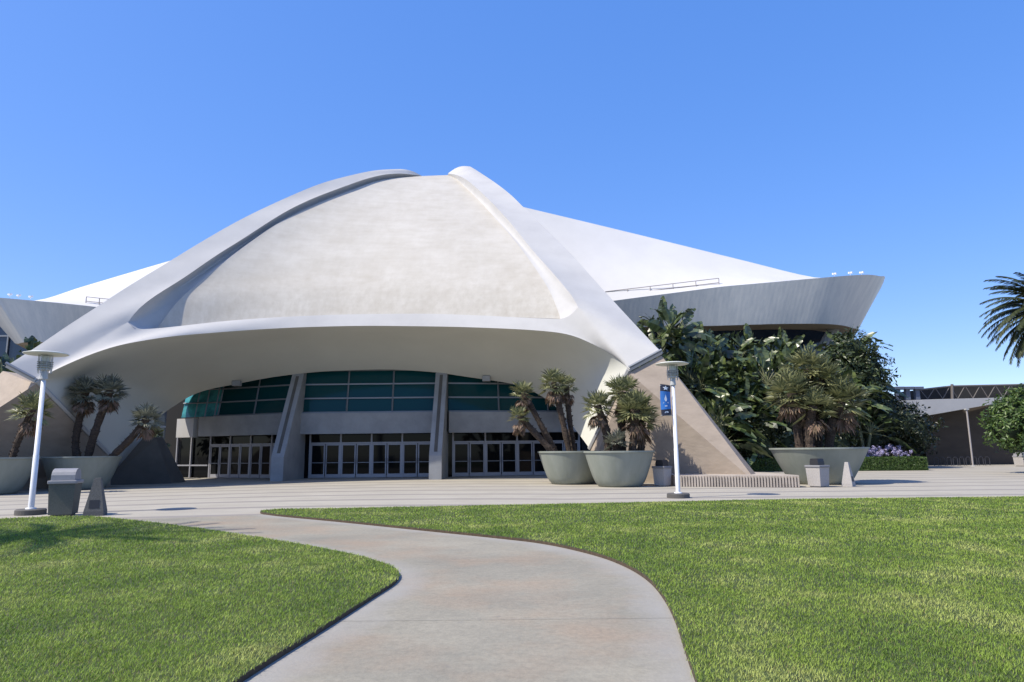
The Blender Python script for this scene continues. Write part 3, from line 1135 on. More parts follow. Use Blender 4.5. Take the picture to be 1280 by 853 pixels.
def grass_material():
    M = bpy.data.materials.new('grass_blade')
    M.use_nodes = True
    N, L, P = nodes_of(M)
    P.inputs['Roughness'].default_value = 0.5
    P.inputs['Specular IOR Level'].default_value = 0.15
    tc = N.new('ShaderNodeTexCoord')
    n1 = N.new('ShaderNodeTexNoise'); n1.inputs['Scale'].default_value = 0.8; n1.inputs['Detail'].default_value = 6; n1.inputs['Roughness'].default_value = 0.6
    mp = N.new('ShaderNodeMapping'); mp.inputs['Scale'].default_value = (1.0, 0.8, 1.0)
    L.new(tc.outputs['Object'], mp.inputs['Vector']); L.new(mp.outputs[0], n1.inputs['Vector'])
    r1 = N.new('ShaderNodeValToRGB')
    e = r1.color_ramp.elements
    e[0].position = 0.36; e[0].color = (0.120, 0.188, 0.030, 1)
    e[1].position = 0.66; e[1].color = (0.32, 0.355, 0.105, 1)
    k = e.new(0.52); k.color = (0.195, 0.268, 0.045, 1)
    L.new(n1.outputs[0], r1.inputs[0])
    n2 = N.new('ShaderNodeTexNoise'); n2.inputs['Scale'].default_value = 7.0; n2.inputs['Detail'].default_value = 4
    L.new(tc.outputs['Object'], n2.inputs['Vector'])
    ge = N.new('ShaderNodeNewGeometry')
    ad = N.new('ShaderNodeMath'); ad.operation = 'MULTIPLY_ADD'
    L.new(n2.outputs[0], ad.inputs[0]); ad.inputs[1].default_value = 0.9; L.new(ge.outputs['Random Per Island'], ad.inputs[2])
    mr = N.new('ShaderNodeMapRange'); mr.inputs['From Min'].default_value = 0.2; mr.inputs['From Max'].default_value = 1.25
    mr.inputs['To Min'].default_value = 0.5; mr.inputs['To Max'].default_value = 1.75
    L.new(ad.outputs[0], mr.inputs['Value'])
    hs = N.new('ShaderNodeHueSaturation')
    L.new(r1.outputs[0], hs.inputs['Color']); L.new(mr.outputs[0], hs.inputs['Value'])
    # a few straw coloured blades
    gt = N.new('ShaderNodeMath'); gt.operation = 'GREATER_THAN'; gt.inputs[1].default_value = 0.955
    L.new(ge.outputs['Random Per Island'], gt.inputs[0])
    mx = N.new('ShaderNodeMix'); mx.data_type = 'RGBA'
    L.new(gt.outputs[0], mx.inputs[0]); L.new(hs.outputs[0], mx.inputs[6]); mx.inputs[7].default_value = (0.26, 0.22, 0.10, 1)
    L.new(mx.outputs[2], P.inputs['Base Color'])
    tr = N.new('ShaderNodeBsdfTranslucent')
    L.new(mx.outputs[2], tr.inputs['Color'])
    ms = N.new('ShaderNodeMixShader'); ms.inputs[0].default_value = 0.3
    L.new(P.outputs[0], ms.inputs[1]); L.new(tr.outputs[0], ms.inputs[2])
    L.new(ms.outputs[0], N['Material Output'].inputs['Surface'])
    return M


M_GRASS = grass_material()
polyL = [Vector((-60, le_path[0].y - 0.9, ZL))] + [gp(-60, 651, ZL)] + le_path + [Vector((-60, le_path[-1].y, ZL))]
polyR = [Vector((60, re_[0].y + 2.6, ZL))] + smooth_curve(resample(re_[:6], 40), 2)[:-1] + re_path + [Vector((60, re_path[-1].y, ZL))]


def inside(P, poly):
    x, y = P[:, 0], P[:, 1]
    res = np.zeros(len(P), bool)
    j = len(poly) - 1
    for i in range(len(poly)):
        xi, yi, xj, yj = poly[i].x, poly[i].y, poly[j].x, poly[j].y
        if yi != yj:
            c = ((yi > y) != (yj > y)) & (x < (xj - xi) * (y - yi) / (yj - yi) + xi)
            res ^= c
        j = i
    return res


rng = np.random.default_rng(5)


def make_grass(name, poly, label):
    # per-band densities: blades get fewer and a little larger with distance
    pts, size = [], []
    for y0, y1, dens, sc in ((0.5, 2.5, 1500, 1.4), (2.5, 6, 5200, 0.85), (6, 8, 3600, 0.95), (8, 11, 2000, 1.2), (11, 15, 1100, 1.6), (15, 24, 560, 2.2)):
        xin = y1 * 0.80 + 1.0
        x1 = xin + 8.0
        n = int(1.25 * dens * (y1 - y0) * 2 * x1)
        P = np.stack([rng.uniform(-x1, x1, n), rng.uniform(y0, y1, n)], 1)
        P = P[inside(P, poly)]
        out = np.abs(P[:, 0]) > xin
        keep = ~out | (rng.random(len(P)) < 0.3)
        P = P[keep]
        out = out[keep]
        P = P + rng.normal(0, 0.014, P.shape)
        pts.append(P); size.append(np.where(out, max(sc * 1.5, 1.5), sc))
    P = np.concatenate(pts); S = np.concatenate(size)
    n = len(P)
    az = rng.uniform(0, 2 * np.pi, n)
    # blades follow tufts: a clumping field makes heights uneven
    cl = 0.5 + 0.5 * np.sin(P[:, 0] * 9.1 + np.sin(P[:, 1] * 7.3) * 1.7) * np.sin(P[:, 1] * 10.7 + np.sin(P[:, 0] * 6.1))
    h = (0.015 + 0.014 * rng.random(n) + 0.008 * cl) * np.minimum(S, 1.5) ** 0.6
    w = 0.0027 * S * rng.uniform(0.7, 1.3, n)
    lean = rng.uniform(0.2, 1.5, n) * h
    ux, uy = np.cos(az), np.sin(az)
    V = np.zeros((n, 5, 3))
    bx, by = P[:, 0], P[:, 1]
    for k, (sx, t) in enumerate(((-1, 0), (1, 0), (1, 0.55), (-1, 0.55))):
        ww = w * (1.0 if t == 0 else 0.85) * sx
        ll = lean * t * t
        V[:, k, 0] = bx - uy * ww + ux * ll
        V[:, k, 1] = by + ux * ww + uy * ll
        V[:, k, 2] = ZL - 0.004 + h * t
    V[:, 4, 0] = bx + ux * lean
    V[:, 4, 1] = by + uy * lean
    V[:, 4, 2] = ZL + h * 0.92
    base = np.arange(n)[:, None] * 5
    quads = (base + np.array([0, 1, 2, 3])).ravel()
    tris = (base + np.array([3, 2, 4])).ravel()
    me = bpy.data.meshes.new(name)
    me.vertices.add(n * 5)
    me.vertices.foreach_set('co', V.reshape(-1))
    me.loops.add(n * 7)
    loops = np.concatenate([(base + np.array([0, 1, 2, 3])), (base + np.array([3, 2, 4]))], 1).ravel()
    me.loops.foreach_set('vertex_index', loops.astype(np.int32))
    me.polygons.add(n * 2)
    st = (np.arange(n)[:, None] * 7 + np.array([0, 4])).ravel()
    me.polygons.foreach_set('loop_start', st.astype(np.int32))
    me.update(calc_edges=True)
    me.materials.append(M_GRASS)
    o = bpy.data.objects.new(name, me)
    col.objects.link(o)
    return tag(o, label, 'grass', kind='stuff')


def make_lawn(poly):
    mb = MB()
    n = len(poly)
    top = [mb.vert(p) for p in poly]
    bt = [mb.vert((p.x, p.y, -0.02)) for p in poly]
    mb.f.append(tuple(top)); mb.mi.append(0)
    for k in range(n):
        k2 = (k + 1) % n
        mb.f.append((top[k], bt[k], bt[k2], top[k2])); mb.mi.append(1)
    o = mb.build('lawn', [M_LAWN, M_CUT])
    return tag(o, kind='structure')


make_lawn(polyL)
make_lawn(polyR[::-1])
make_grass('grass', polyL, 'mown green grass of the lawn left of the path')
make_grass('grass', polyR, 'mown green grass of the lawn right of the path')

# ================================================================== STREET FURNITURE
def lamp(base, label, rot=0.0):
    t = thing('lamp_post', label, 'lamp post', base, rot, 'disc topped lamp posts')
    mb = MB()
    mb.lathe([(0, 0), (0.37, 0), (0.37, 0.13), (0.34, 0.15), (0, 0.15)], 28)
    mb.build('base', M_DKCONC, t)
    mb = MB()
    mb.lathe([(0.074, 0.15), (0.072, 1.6), (0.066, 1.605), (0.058, 3.7), (0, 3.7)], 20)
    mb.lathe([(0.13, 0.15), (0.13, 0.18), (0.085, 0.19)], 20)
    mb.build('pole', M_LAMP, t, True)
    mb = MB()
    mb.lathe([(0.066, 3.70), (0.10, 3.72), (0.08, 3.95), (0.16, 3.98), (0.16, 4.0), (0, 4.0)], 20)
    for k in range(8):
        a = k * math.pi / 4
        mb.tube([(0.17 * math.cos(a), 0.17 * math.sin(a), 3.88), (0.17 * math.cos(a), 0.17 * math.sin(a), 4.40)], 0.011, 5)
    mb.build('lantern_cage', M_LAMPGREY, t)
    mb = MB()
    mb.lathe([(0, 4.0), (0.12, 4.0), (0.12, 4.38), (0, 4.38)], 20)
    mb.build('lens', M_FROST, t)
    mb = MB()
    for k in range(4):
        z = 4.03 + k * 0.052
        mb.lathe([(0.15, z), (0.20, z + 0.012), (0.20, z + 0.026), (0.15, z + 0.034)], 24)
    mb.build('louvre_ring', M_LAMPGREY, t)
    mb = MB()
    mb.lathe([(0, 4.40), (0.2, 4.40), (0.52, 4.415), (0.555, 4.43), (0.555, 4.445), (0.45, 4.475), (0.12, 4.51), (0, 4.515)], 40)
    mb.build('lamp_shade', mat('cream_lamp_disc', (0.60, 0.61, 0.55), 0.5), t, True)
    return t


lpL = gp(38, 643.5); lpR = gp(848, 622.5)
lamp(lpL, 'white lamp post with a flat disc top beside the green grey bin at left')
lamp(lpR, 'white lamp post with a flat disc top carrying a blue banner', 0.3)
# banner
bn = thing('banner', 'blue hanging banner with white marks and dark ends on the lamp post', 'banner', (lpR.x, lpR.y, 0))
mb = MB()
def BP(u, v, off=0.0):
    # slightly bowed cloth, turned towards the camera's left
    x = -0.10 - u * 0.36
    y = -0.05 - u * 0.08 - 0.05 * math.sin(math.pi * u) + off
    return Vector((x - 0.02 * math.sin(math.pi * v), y, 2.72 + v * 0.98 - 0.05 * u * (1 - 2 * v)))
for (v0, v1, mi) in ((0, 0.2, 1), (0.2, 0.78, 0), (0.78, 1.0, 1)):
    rows = [[BP(u / 6, lerp(v0, v1, v / 4)) for u in range(7)] for v in range(5)]
    mb.grid(rows, mi)
cloth = mb.build('banner_cloth', [M_BANBLUE, M_BANDARK], bn, True)
def mark(name, *polys):
    mb = MB()
    for poly in polys:
        mb.face([BP(u, v, -0.008) for u, v in poly][::-1])
    o = mb.build(name, M_BANWHITE, cloth)
    return o


mark('banner_logo', [(0.5, 0.68), (0.38, 0.53), (0.43, 0.46), (0.57, 0.46), (0.62, 0.53)])
mark('banner_lettering', [(0.22, 0.39), (0.78, 0.39), (0.74, 0.43), (0.26, 0.43)])
mark('banner_lettering', [(0.38, 0.29), (0.62, 0.29), (0.62, 0.325), (0.38, 0.325)])
star = []
for k in range(10):
    a = k * math.pi / 5 + 0.3
    rr = 1.0 if k % 2 == 0 else 0.45
    star.append((0.5 + 0.3 * rr * math.cos(a), 0.885 + 0.085 * rr * math.sin(a)))
mark('banner_emblem', star)
mark('banner_lettering', [(0.3, 0.085), (0.72, 0.085), (0.62, 0.135), (0.36, 0.135)])
for z in (2.70, 3.70):
    mb = MB()
    mb.tube([(0, 0, z), (-0.48, -0.14, z)], 0.014, 6)
    mb.build('banner_arm', M_LAMPGREY, bn)


def bin_(loc, rz, label, body, hood, s=1.0, style=0, wd=0.36):
    t = thing('litter_bin', label, 'litter bin', loc, rz)
    w0, w1, h = wd * 0.88, wd, 0.82 * s
    mb = MB()
    lo = [Vector((x * w0, y * w0, 0.04)) for x, y in ((-1, -1), (1, -1), (1, 1), (-1, 1))]
    hi = [Vector((x * w1, y * w1, h)) for x, y in ((-1, -1), (1, -1), (1, 1), (-1, 1))]
    mb.face(lo[::-1]); mb.face(hi)
    for k in range(4):
        mb.face([lo[k], lo[(k + 1) % 4], hi[(k + 1) % 4], hi[k]])
    # drop legs
    mb.box((0, 0, 0.02), (w0 * 1.7, w0 * 1.7, 0.04))
    mb.build('body', body, t, bevel=0.015)
    mb = MB()
    mb.box((0, 0, h + 0.05), (w1 * 2 + 0.06, w1 * 2 + 0.06, 0.09))
    mb.build('rim', hood if style == 0 else mat('grey_bin_rim', (0.20, 0.20, 0.21), 0.6), t, bevel=0.02)
    # curved hood with an opening
    mb = MB()
    ww = (w1 - 0.03) if style == 0 else 0.20
    rws = []
    for k in range(11):
        a = math.pi * k / 10
        if style == 0:
            y = -math.cos(a) * ww
            z = h + 0.10 + (0.30 * s) * math.sin(a) ** 0.7
        else:
            y = -math.cos(a) * ww
            z = h + 0.10 + 0.26 * min(1, math.sin(a) * 1.6)
        rws.append([Vector((x * ww, y, z)) for x in (-1, 1)])
    mb.grid(rws)
    mb.face([r[0] for r in rws]); mb.face([r[1] for r in rws][::-1])
    mb.build('hood', hood if style == 0 else M_HOOD, t, False)
    return t


bl = gp(72.5, 645.5)
b = bin_(bl + Vector((0, 0.2, 0)), 0.3, 'dark green grey litter bin with a curved pale hood beside the left lamp post', M_BIN, M_BINLID, 1.02, 0, 0.31)
b1 = gp(831, 608.5)
b = bin_(b1 + Vector((0, 0.4, 0)), 0.75, 'speckled concrete litter bin with black hood between the bowl planter and the lamp post', M_BINCONC, M_HOOD, 0.93, 1, 0.29)
b2 = gp(1029, 609.5)
b = bin_(b2 + Vector((0, 0.4, 0)), 0.55, 'square concrete litter bin with black hood in front of the far right planter', M_BINCONC, M_HOOD, 0.95, 1, 0.32)
b3 = gp(1277, 583)
b = bin_(b3, 0.5, 'pale concrete litter bin standing under the bushy tree at the right edge', M_BINCONC, M_BINLID, 0.85)


def ash(loc, rz, label, h=1.0, mt=None):
    t = thing('ash_pylon', label, 'ash bin', loc, rz)
    mb = MB()
    prof = [(0.24, 0.0), (0.235, 0.12), (0.075, 1.0)]
    rings = []
    for r, z in prof:
        rings.append([Vector((x * r, y * r * 0.85, z * h)) for x, y in ((-1, -1), (1, -1), (1, 1), (-1, 1))])
    mb.face(rings[0][::-1]); mb.face(rings[-1])
    for i in range(2):
        for k in range(4):
            k2 = (k + 1) % 4
            mb.face([rings[i][k], rings[i][k2], rings[i + 1][k2], rings[i + 1][k]])
    mb.build('body', mt or M_BINCONC, t, bevel=0.012)
    mb = MB()
    sl = (0.235 - 0.075) * 0.85 / 0.88
    def q(x, z):
        return Vector((x, -(0.235 * 0.85 - sl * (z - 0.12)) - 0.006, z * h))
    mb.face([q(-0.12, 0.2), q(0.12, 0.2), q(0.12, 0.42), q(-0.12, 0.42)])
    mb.build('opening', M_HOOD, t)
    return t


ash(gp(116, 645) + Vector((0, 0.1, 0)), 0.3, 'dark tapered concrete ash pylon beside the green grey bin', 0.98, mat('dark_aggregate', (0.13, 0.13, 0.125), 0.9, var=0.4, scale=40))
ash(gp(1064, 608.5) + Vector((0, 0.2, 0)), 0.85, 'pale tapered concrete ash pylon right of the square concrete bin', 0.98)

# fluted plinth at the foot of the right buttress
pl = thing('fluted_plinth', 'low tan plinth with fluted face at the foot of the right buttress', 'plinth', (0, 0, 0))
fl0, fl1 = gp(846, 608.5), gp(1000, 609.5)
poly = [(fl0.x, fl0.y), (fl1.x, fl1.y), (fl1.x + 0.15, fl1.y + 0.5), (11.3, 34.5), (6.0, 34.8), (fl0.x, fl0.y + 3)]
mb = MB(); mb.prism(poly, 0, 0.47)
mb.build('plinth_block', M_FLUTE, pl)
mb = MB()
n = 42
for k in range(n):
    t = (k + 0.5) / n
    p = fl0.lerp(fl1, t)
    mb.box((p.x, p.y - 0.042, 0.225), ((fl1 - fl0).length / n * 0.58, 0.09, 0.44), 0, math.atan2(fl1.y - fl0.y, fl1.x - fl0.x))
mb.build('flutes', M_FLUTE, pl)


# ================================================================== PLANTS
def fan_palm(base, mid, head, crown_r, label, leaf=None, n_leaf=34, skirt=18, tr=0.13, group=None, up_bias=0.0, name='fan_palm', th=(1.0, 1.0)):
    base, mid, head = Vector(base), Vector(mid), Vector(head)
    t = thing(name, label, 'palm', base, 0, group)
    o = base
    pts = resample([base - o, mid - o, head - o], 14)
    mb = MB()
    rr = [tr * lerp(th[0], th[1], i / 13) * random.uniform(0.88, 1.15) for i in range(14)]
    mb.tube(pts, rr, 9)
    # stubs of old leaf bases
    for i in range(1, 13):
        for k in range(7):
            a = random.uniform(0, 2 * math.pi)
            q = pts[i] + Vector((0, 0, random.uniform(-0.05, 0.05)))
            d = Vector((math.cos(a), math.sin(a), 0.9))
            s = q + Vector((math.cos(a), math.sin(a), 0)) * rr[i] * 0.8
            mb.tube([s, s + d * 0.07], [0.025, 0.012], 4)
    mb.build('trunk', M_TRUNK, t)
    H = pts[-1]
    leaf = leaf or M_FAN

    def leaves(n, live, name, matl):
        mb = MB()
        for i in range(n):
            az = i * 2.39996 + random.uniform(-0.3, 0.3)
            if live:
                el = lerp(R(80), R(-35), ((i + 0.5) / n) ** 0.85) + random.uniform(-0.15, 0.15) + up_bias
            else:
                el = random.uniform(R(-80), R(-40))
            d = Vector((math.cos(az) * math.cos(el), math.sin(az) * math.cos(el), math.sin(el)))
            pl_ = crown_r * random.uniform(0.38, 0.52) * (1.0 if live else 0.8)
            st = H + Vector((0, 0, random.uniform(-0.12, 0.05) if live else random.uniform(-0.45, -0.1)))
            hub = st + d * pl_ + Vector((0, 0, -0.05 * crown_r))
            side = d.cross(Vector((0, 0, 1)))
            if side.length < 0.1:
                side = Vector((1, 0, 0))
            side.normalize()
            nrm = side.cross(d).normalized()
            tw = random.uniform(-0.5, 0.5)
            side = (side * math.cos(tw) + nrm * math.sin(tw))
            nrm = side.cross(d).normalized()
            w = 0.008
            mb.face([st - side * w, st + side * w, hub + side * w, hub - side * w])
            bl = crown_r * random.uniform(0.50, 0.62) * (1.0 if live else 0.75)
            nb = 12 if live else 8
            sp = R(115) if live else R(60)
            for k in range(nb):
                th_ = lerp(-sp, sp, k / (nb - 1)) + random.uniform(-0.05, 0.05)
                bd = (d * math.cos(th_) + side * math.sin(th_))
                ln = bl * (1 - 0.25 * abs(th_) / sp) * random.uniform(0.85, 1.1)
                bd = (bd + nrm * 0.22).normalized()
                tip = hub + bd * ln + Vector((0, 0, -0.10 * ln if live else -0.3 * ln))
                md = hub + bd * ln * 0.55 + nrm * 0.01
                ww = 0.036 * crown_r * (1.0 if live else 1.4)
                pd = nrm.cross(bd).normalized()
                b0 = len(mb.v)
                for p in (hub, md - pd * ww, tip, md + pd * ww):
                    mb.v.append(tuple(p))
                mb.f.append((b0, b0 + 1, b0 + 2, b0 + 3)); mb.mi.append(0)
        return mb.build(name, matl, t)
    leaves(int(n_leaf * 0.8), True, 'crown', leaf)
    if skirt:
        leaves(skirt, False, 'dead_fronds', M_DEAD)
    return t


def planter(c, r, rb, h, label, curve=1.0, grp='bowl planters on the plaza'):
    t = thing('bowl_planter', label, 'planter', (c.x, c.y, 0), 0, grp)
    mb = MB()
    prof = [(0, 0.02), (rb * 0.97, 0.02), (rb, 0.05)]
    for k in range(1, 13):
        s = k / 12
        prof.append((rb + (r - rb) * (s ** (1 / curve if curve else 1) if curve != 1 else s), 0.05 + (h - 0.13) * s))
    mb.lathe(prof, 64)
    mb.build('bowl', M_PLANTER, t, True)
    mb = MB()
    mb.lathe([(r, h - 0.085), (r + 0.05, h - 0.07), (r + 0.05, h), (r - 0.1, h), (r - 0.12, h - 0.12)], 64)
    mb.build('lip', M_PLANTER, t)
    mb = MB()
    mb.lathe([(0, h - 0.10), (r - 0.11, h - 0.11)], 40)
    mb.build('soil', M_SOIL, t)
    return t


pA = Vector((at(715, 563, 33.2).x, 33.2, 0))
pB = Vector((at(773.5, 563, 30.5).x, 30.5, 0))
pC = Vector((at(1022.5, 560, 31.0).x, 31.0, 0))
pD = Vector((at(103, 573, 33.0).x, 33.0, 0))
pE = Vector((at(-8, 574, 29.4).x, 29.4, 0))
planter(pA, 1.60, 1.02, 1.54, 'grey green bowl planter nearest the entrance doors with leaning palms', 1.45)
planter(pB, 1.50, 0.96, 1.53, 'large grey green bowl planter by the tan buttress with bushy palms', 1.45)
planter(pC, 2.02, 1.22, 1.58, 'widest bowl planter at right with straight sides behind the concrete bin', 1.15)
planter(pD, 1.62, 1.02, 1.53, 'shaded bowl planter at left with three bare trunked palms', 1.45)
planter(pE, 1.60, 0.95, 1.53, 'shaded bowl planter cut by the left frame edge behind the lamp post', 1.45)


def palm_px(Y, base, mid, head, r, label, **k):
    b = at(base[0], base[1], Y); b.z = 1.43
    return fan_palm(b, at(mid[0], mid[1], Y), at(head[0], head[1], Y), r, label, **k)


palm_px(29.3, (15, 572), (25, 545), (41, 512), 1.0, 'leaning yellow green fan palm behind the left lamp post', skirt=14, n_leaf=34)
palm_px(33.1, (97, 570), (95, 548), (107, 490), 1.0, 'upright dark trunked palm, left of the pair over the shaded planter', leaf=M_FANGREY, n_leaf=40, skirt=26, tr=0.17)
palm_px(32.9, (110, 570), (119, 540), (138, 488), 1.02, 'dark trunked palm, right of the pair over the shaded planter', leaf=M_FANGREY, n_leaf=40, skirt=26, tr=0.17)
palm_px(33.0, (138, 572), (162, 550), (184, 523), 0.95, 'low palm leaning far right out of the shaded planter', leaf=M_FANGREY, n_leaf=36, skirt=10, tr=0.16)
palm_px(33.3, (695, 562), (677, 533), (654, 490), 0.78, 'palm leaning left over the doors, higher of the two', n_leaf=26, skirt=26, tr=0.14)
palm_px(32.8, (692, 562), (672, 545), (649, 520), 0.72, 'palm leaning left over the doors, lower of the two', n_leaf=24, skirt=24, tr=0.14)
palm_px(33.2, (712, 562), (703, 525), (692, 478), 0.95, 'tall slender palm with brown skirt in the planter by the doors', n_leaf=30, skirt=30, tr=0.14)
palm_px(33.6, (718, 562), (712, 525), (708, 483), 0.75, 'upright palm just right of the tall slender one', n_leaf=22, skirt=26, tr=0.13)
palm_px(30.3, (760, 562), (758, 540), (747, 507), 0.95, 'short palm at the left of the bushy planter', n_leaf=34, skirt=18, tr=0.17)
palm_px(30.9, (778, 562), (777, 530), (778, 490), 1.05, 'tallest palm of the bushy planter by the buttress', n_leaf=38, skirt=14, tr=0.17)
palm_px(30.0, (790, 562), (793, 540), (794, 512), 1.15, 'broad drooping palm in front of the bushy planter clump', n_leaf=50, skirt=10, tr=0.18)
palm_px(30.6, (800, 562), (803, 545), (801, 525), 1.0, 'low palm at the right of the bushy planter', n_leaf=34, skirt=12, tr=0.15)
palm_px(29.7, (770, 562), (770, 556), (770, 552), 0.75, 'stemless dark palm tuft at the front of the bushy planter', n_leaf=26, skirt=0, tr=0.10, leaf=M_FANGREY)
palm_px(31.4, (1010, 556), (1008, 510), (1010, 462), 1.4, 'tallest fan palm in the widest planter', n_leaf=44, skirt=12, tr=0.2)
palm_px(30.8, (1000, 556), (996, 525), (990, 490), 1.35, 'fan palm at the left of the widest planter', n_leaf=46, skirt=14, tr=0.2)
palm_px(30.6, (1035, 556), (1040, 530), (1052, 502), 1.42, 'fan palm at the right of the widest planter', n_leaf=50, skirt=12, tr=0.2)
palm_px(31.1, (1022, 556), (1022, 515), (1030, 474), 1.3, 'fan palm in the middle of the widest planter', n_leaf=40, skirt=12, tr=0.2)
palm_px(30.2, (1012, 556), (1012, 535), (1016, 508), 1.2, 'short fan palm at the front of the widest planter', n_leaf=34, skirt=16, tr=0.18)


# bird of paradise
def strel_proto(seed, stems, hmin, hmax, label, group):
    random.seed(seed)
    t = thing('bird_of_paradise', label, 'plant', (0, 0, 0), 0, group)
    st_mb, lf_mb = MB(), MB()
    ztop = 0
    for s in range(stems):
        h = random.uniform(hmin, hmax) if s else hmax
        bx, by = random.uniform(-0.8, 0.8), random.uniform(-0.6, 0.6)
        lx, ly = random.uniform(-0.7, 0.7), random.uniform(-0.5, 0.3)
        top = Vector((bx + lx, by + ly, h))
        st_mb.tube([(bx, by, 0), (bx + lx * 0.4, by + ly * 0.4, h * 0.5), top], [0.13, 0.12, 0.10], 7)
        pa = random.uniform(-0.7, 0.7)
        nl = random.randint(13, 17)
        for k in range(nl):
            f = k / (nl - 1)
            ang = lerp(R(-95), R(95), f) + random.uniform(-0.2, 0.2)
            az = pa + random.uniform(-0.8, 0.8)
            d = Vector((math.cos(az) * math.sin(ang), math.sin(az) * math.sin(ang), math.cos(ang)))
            pl_ = random.uniform(0.7, 1.2)
            p1 = top + d * pl_
            st_mb.tube([top, top.lerp(p1, 0.5) + Vector((0, 0, 0.05)), p1], [0.04, 0.03, 0.02], 5)
            ln = random.uniform(1.0, 1.65); wd = ln * random.uniform(0.15, 0.21)
            side = Vector((math.sin(az), -math.cos(az), 0))
            rot = random.uniform(-1.3, 1.3)
            nrm = side.cross(d).normalized()
            side = (side * math.cos(rot) + nrm * math.sin(rot)).normalized()
            nrm = side.cross(d).normalized()
            out = Vector((d.x, d.y, 0))
            if out.length > 0.01:
                out.normalize()
            bend = random.uniform(0.25, 0.8)
            segs = 7
            prevL = prevR = prevC = None
            for q in range(segs + 1):
                u = q / segs
                c = p1 + d * ln * u + (out * 0.3 + Vector((0, 0, -0.75))) * (u * u) * ln * bend * (0.25 + abs(math.sin(ang)))
                wq = wd * (math.sin(math.pi * min(0.05 + u * 0.93, 0.98)) ** 0.55)
                fold = random.uniform(0.2, 0.45)
                l = c + side * wq + nrm * wq * fold
                r = c - side * wq + nrm * wq * fold
                ztop = max(ztop, c.z)
                if prevC is not None:
                    for A, B, sg in ((l, prevL, 1), (r, prevR, -1)):
                        if random.random() < 0.08:
                            continue
                        sh = Vector((0, 0, -random.uniform(0, 0.09)))
                        b0 = len(lf_mb.v)
                        q4 = (prevC, c, A + sh, B + sh)
                        for p in (q4 if sg > 0 else q4[::-1]):
                            lf_mb.v.append(tuple(p))
                        lf_mb.f.append((b0, b0 + 1, b0 + 2, b0 + 3)); lf_mb.mi.append(0)
                prevL, prevR, prevC = l, r, c
        # a few dead leaves hanging along the stem
    st_mb.build('stem', M_STALK, t)
    lf_mb.build('foliage', M_STREL, t)
    t['top_height'] = ztop
    return t


G_S = 'bird of paradise plants massed behind the right buttress'
LB_S = 'tall paddle leaved bird of paradise plant in the grove behind the right buttress'
protos = [strel_proto(11, 4, 4.0, 7.2, LB_S, G_S), strel_proto(12, 4, 4.0, 7.2, LB_S, G_S), strel_proto(13, 5, 2.2, 5.0, LB_S, G_S), strel_proto(14, 5, 2.2, 5.0, LB_S, G_S),
          strel_proto(15, 5, 1.2, 3.0, LB_S, G_S)]
TOPS = [p['top_height'] for p in protos]
for p in protos:
    del p['top_height']
random.seed(21)
SPOTS = [(800, 394, 51, 0), (832, 370, 50, 1), (858, 412, 51, 0), (878, 402, 52, 1), (903, 412, 52.5, 0), (930, 404, 52.5, 1), (952, 418, 52, 0), (978, 408, 52.5, 1), (1003, 424, 53, 0),
         (1050, 405, 53, 0), (1068, 430, 53, 1),
         (822, 436, 48.5, 2), (848, 430, 49, 3), (872, 446, 48.5, 2), (896, 436, 49, 3), (920, 446, 48.5, 2), (944, 432, 49, 3), (966, 440, 49, 2), (992, 430, 50, 3), (1020, 445, 49.5, 2), (1058, 455, 49, 3),
         (880, 488, 47.3, 4), (950, 484, 47.5, 4)]
used_p = set()


def place_strel(px, topy, Y, k, label=None, group=None):
    p = at(px, topy, Y)
    o = protos[k] if k not in used_p and label is None else copy_tree(protos[k])
    used_p.add(k)
    s = p.z / TOPS[k]
    o.location = (p.x, Y, 0)
    o.scale = (min(max(s, 0.85), 1.25),) * 2 + (s,)
    o.rotation_euler = (0, 0, random.choice((0, math.pi)) + random.uniform(-0.6, 0.6))
    o['label'] = label or LB_S
    if group:
        o['group'] = group
    return o


for i, sp_ in enumerate(SPOTS):
    o = place_strel(*sp_)
    if i == 1:
        o['label'] = 'tallest bird of paradise plant, right beside the white vault edge'
G_SL = 'bird of paradise plants behind the left buttress'
LB_SL = 'bird of paradise plant peeping over the left buttress below the metal fascia'
for px, topy, Y, k in ((50, 418, 47, 0), (28, 436, 46, 2), (8, 446, 45, 3), (-15, 430, 48, 1)):
    place_strel(px, topy, Y, k, LB_SL, G_SL)
o = place_strel(207, 508, 44.6, 4, 'small bird of paradise plant beside the left end of the entrance glass', G_SL)
del o['group']
o.scale = (0.5, 0.5, o.scale[2])
o.location.x -= 0.7


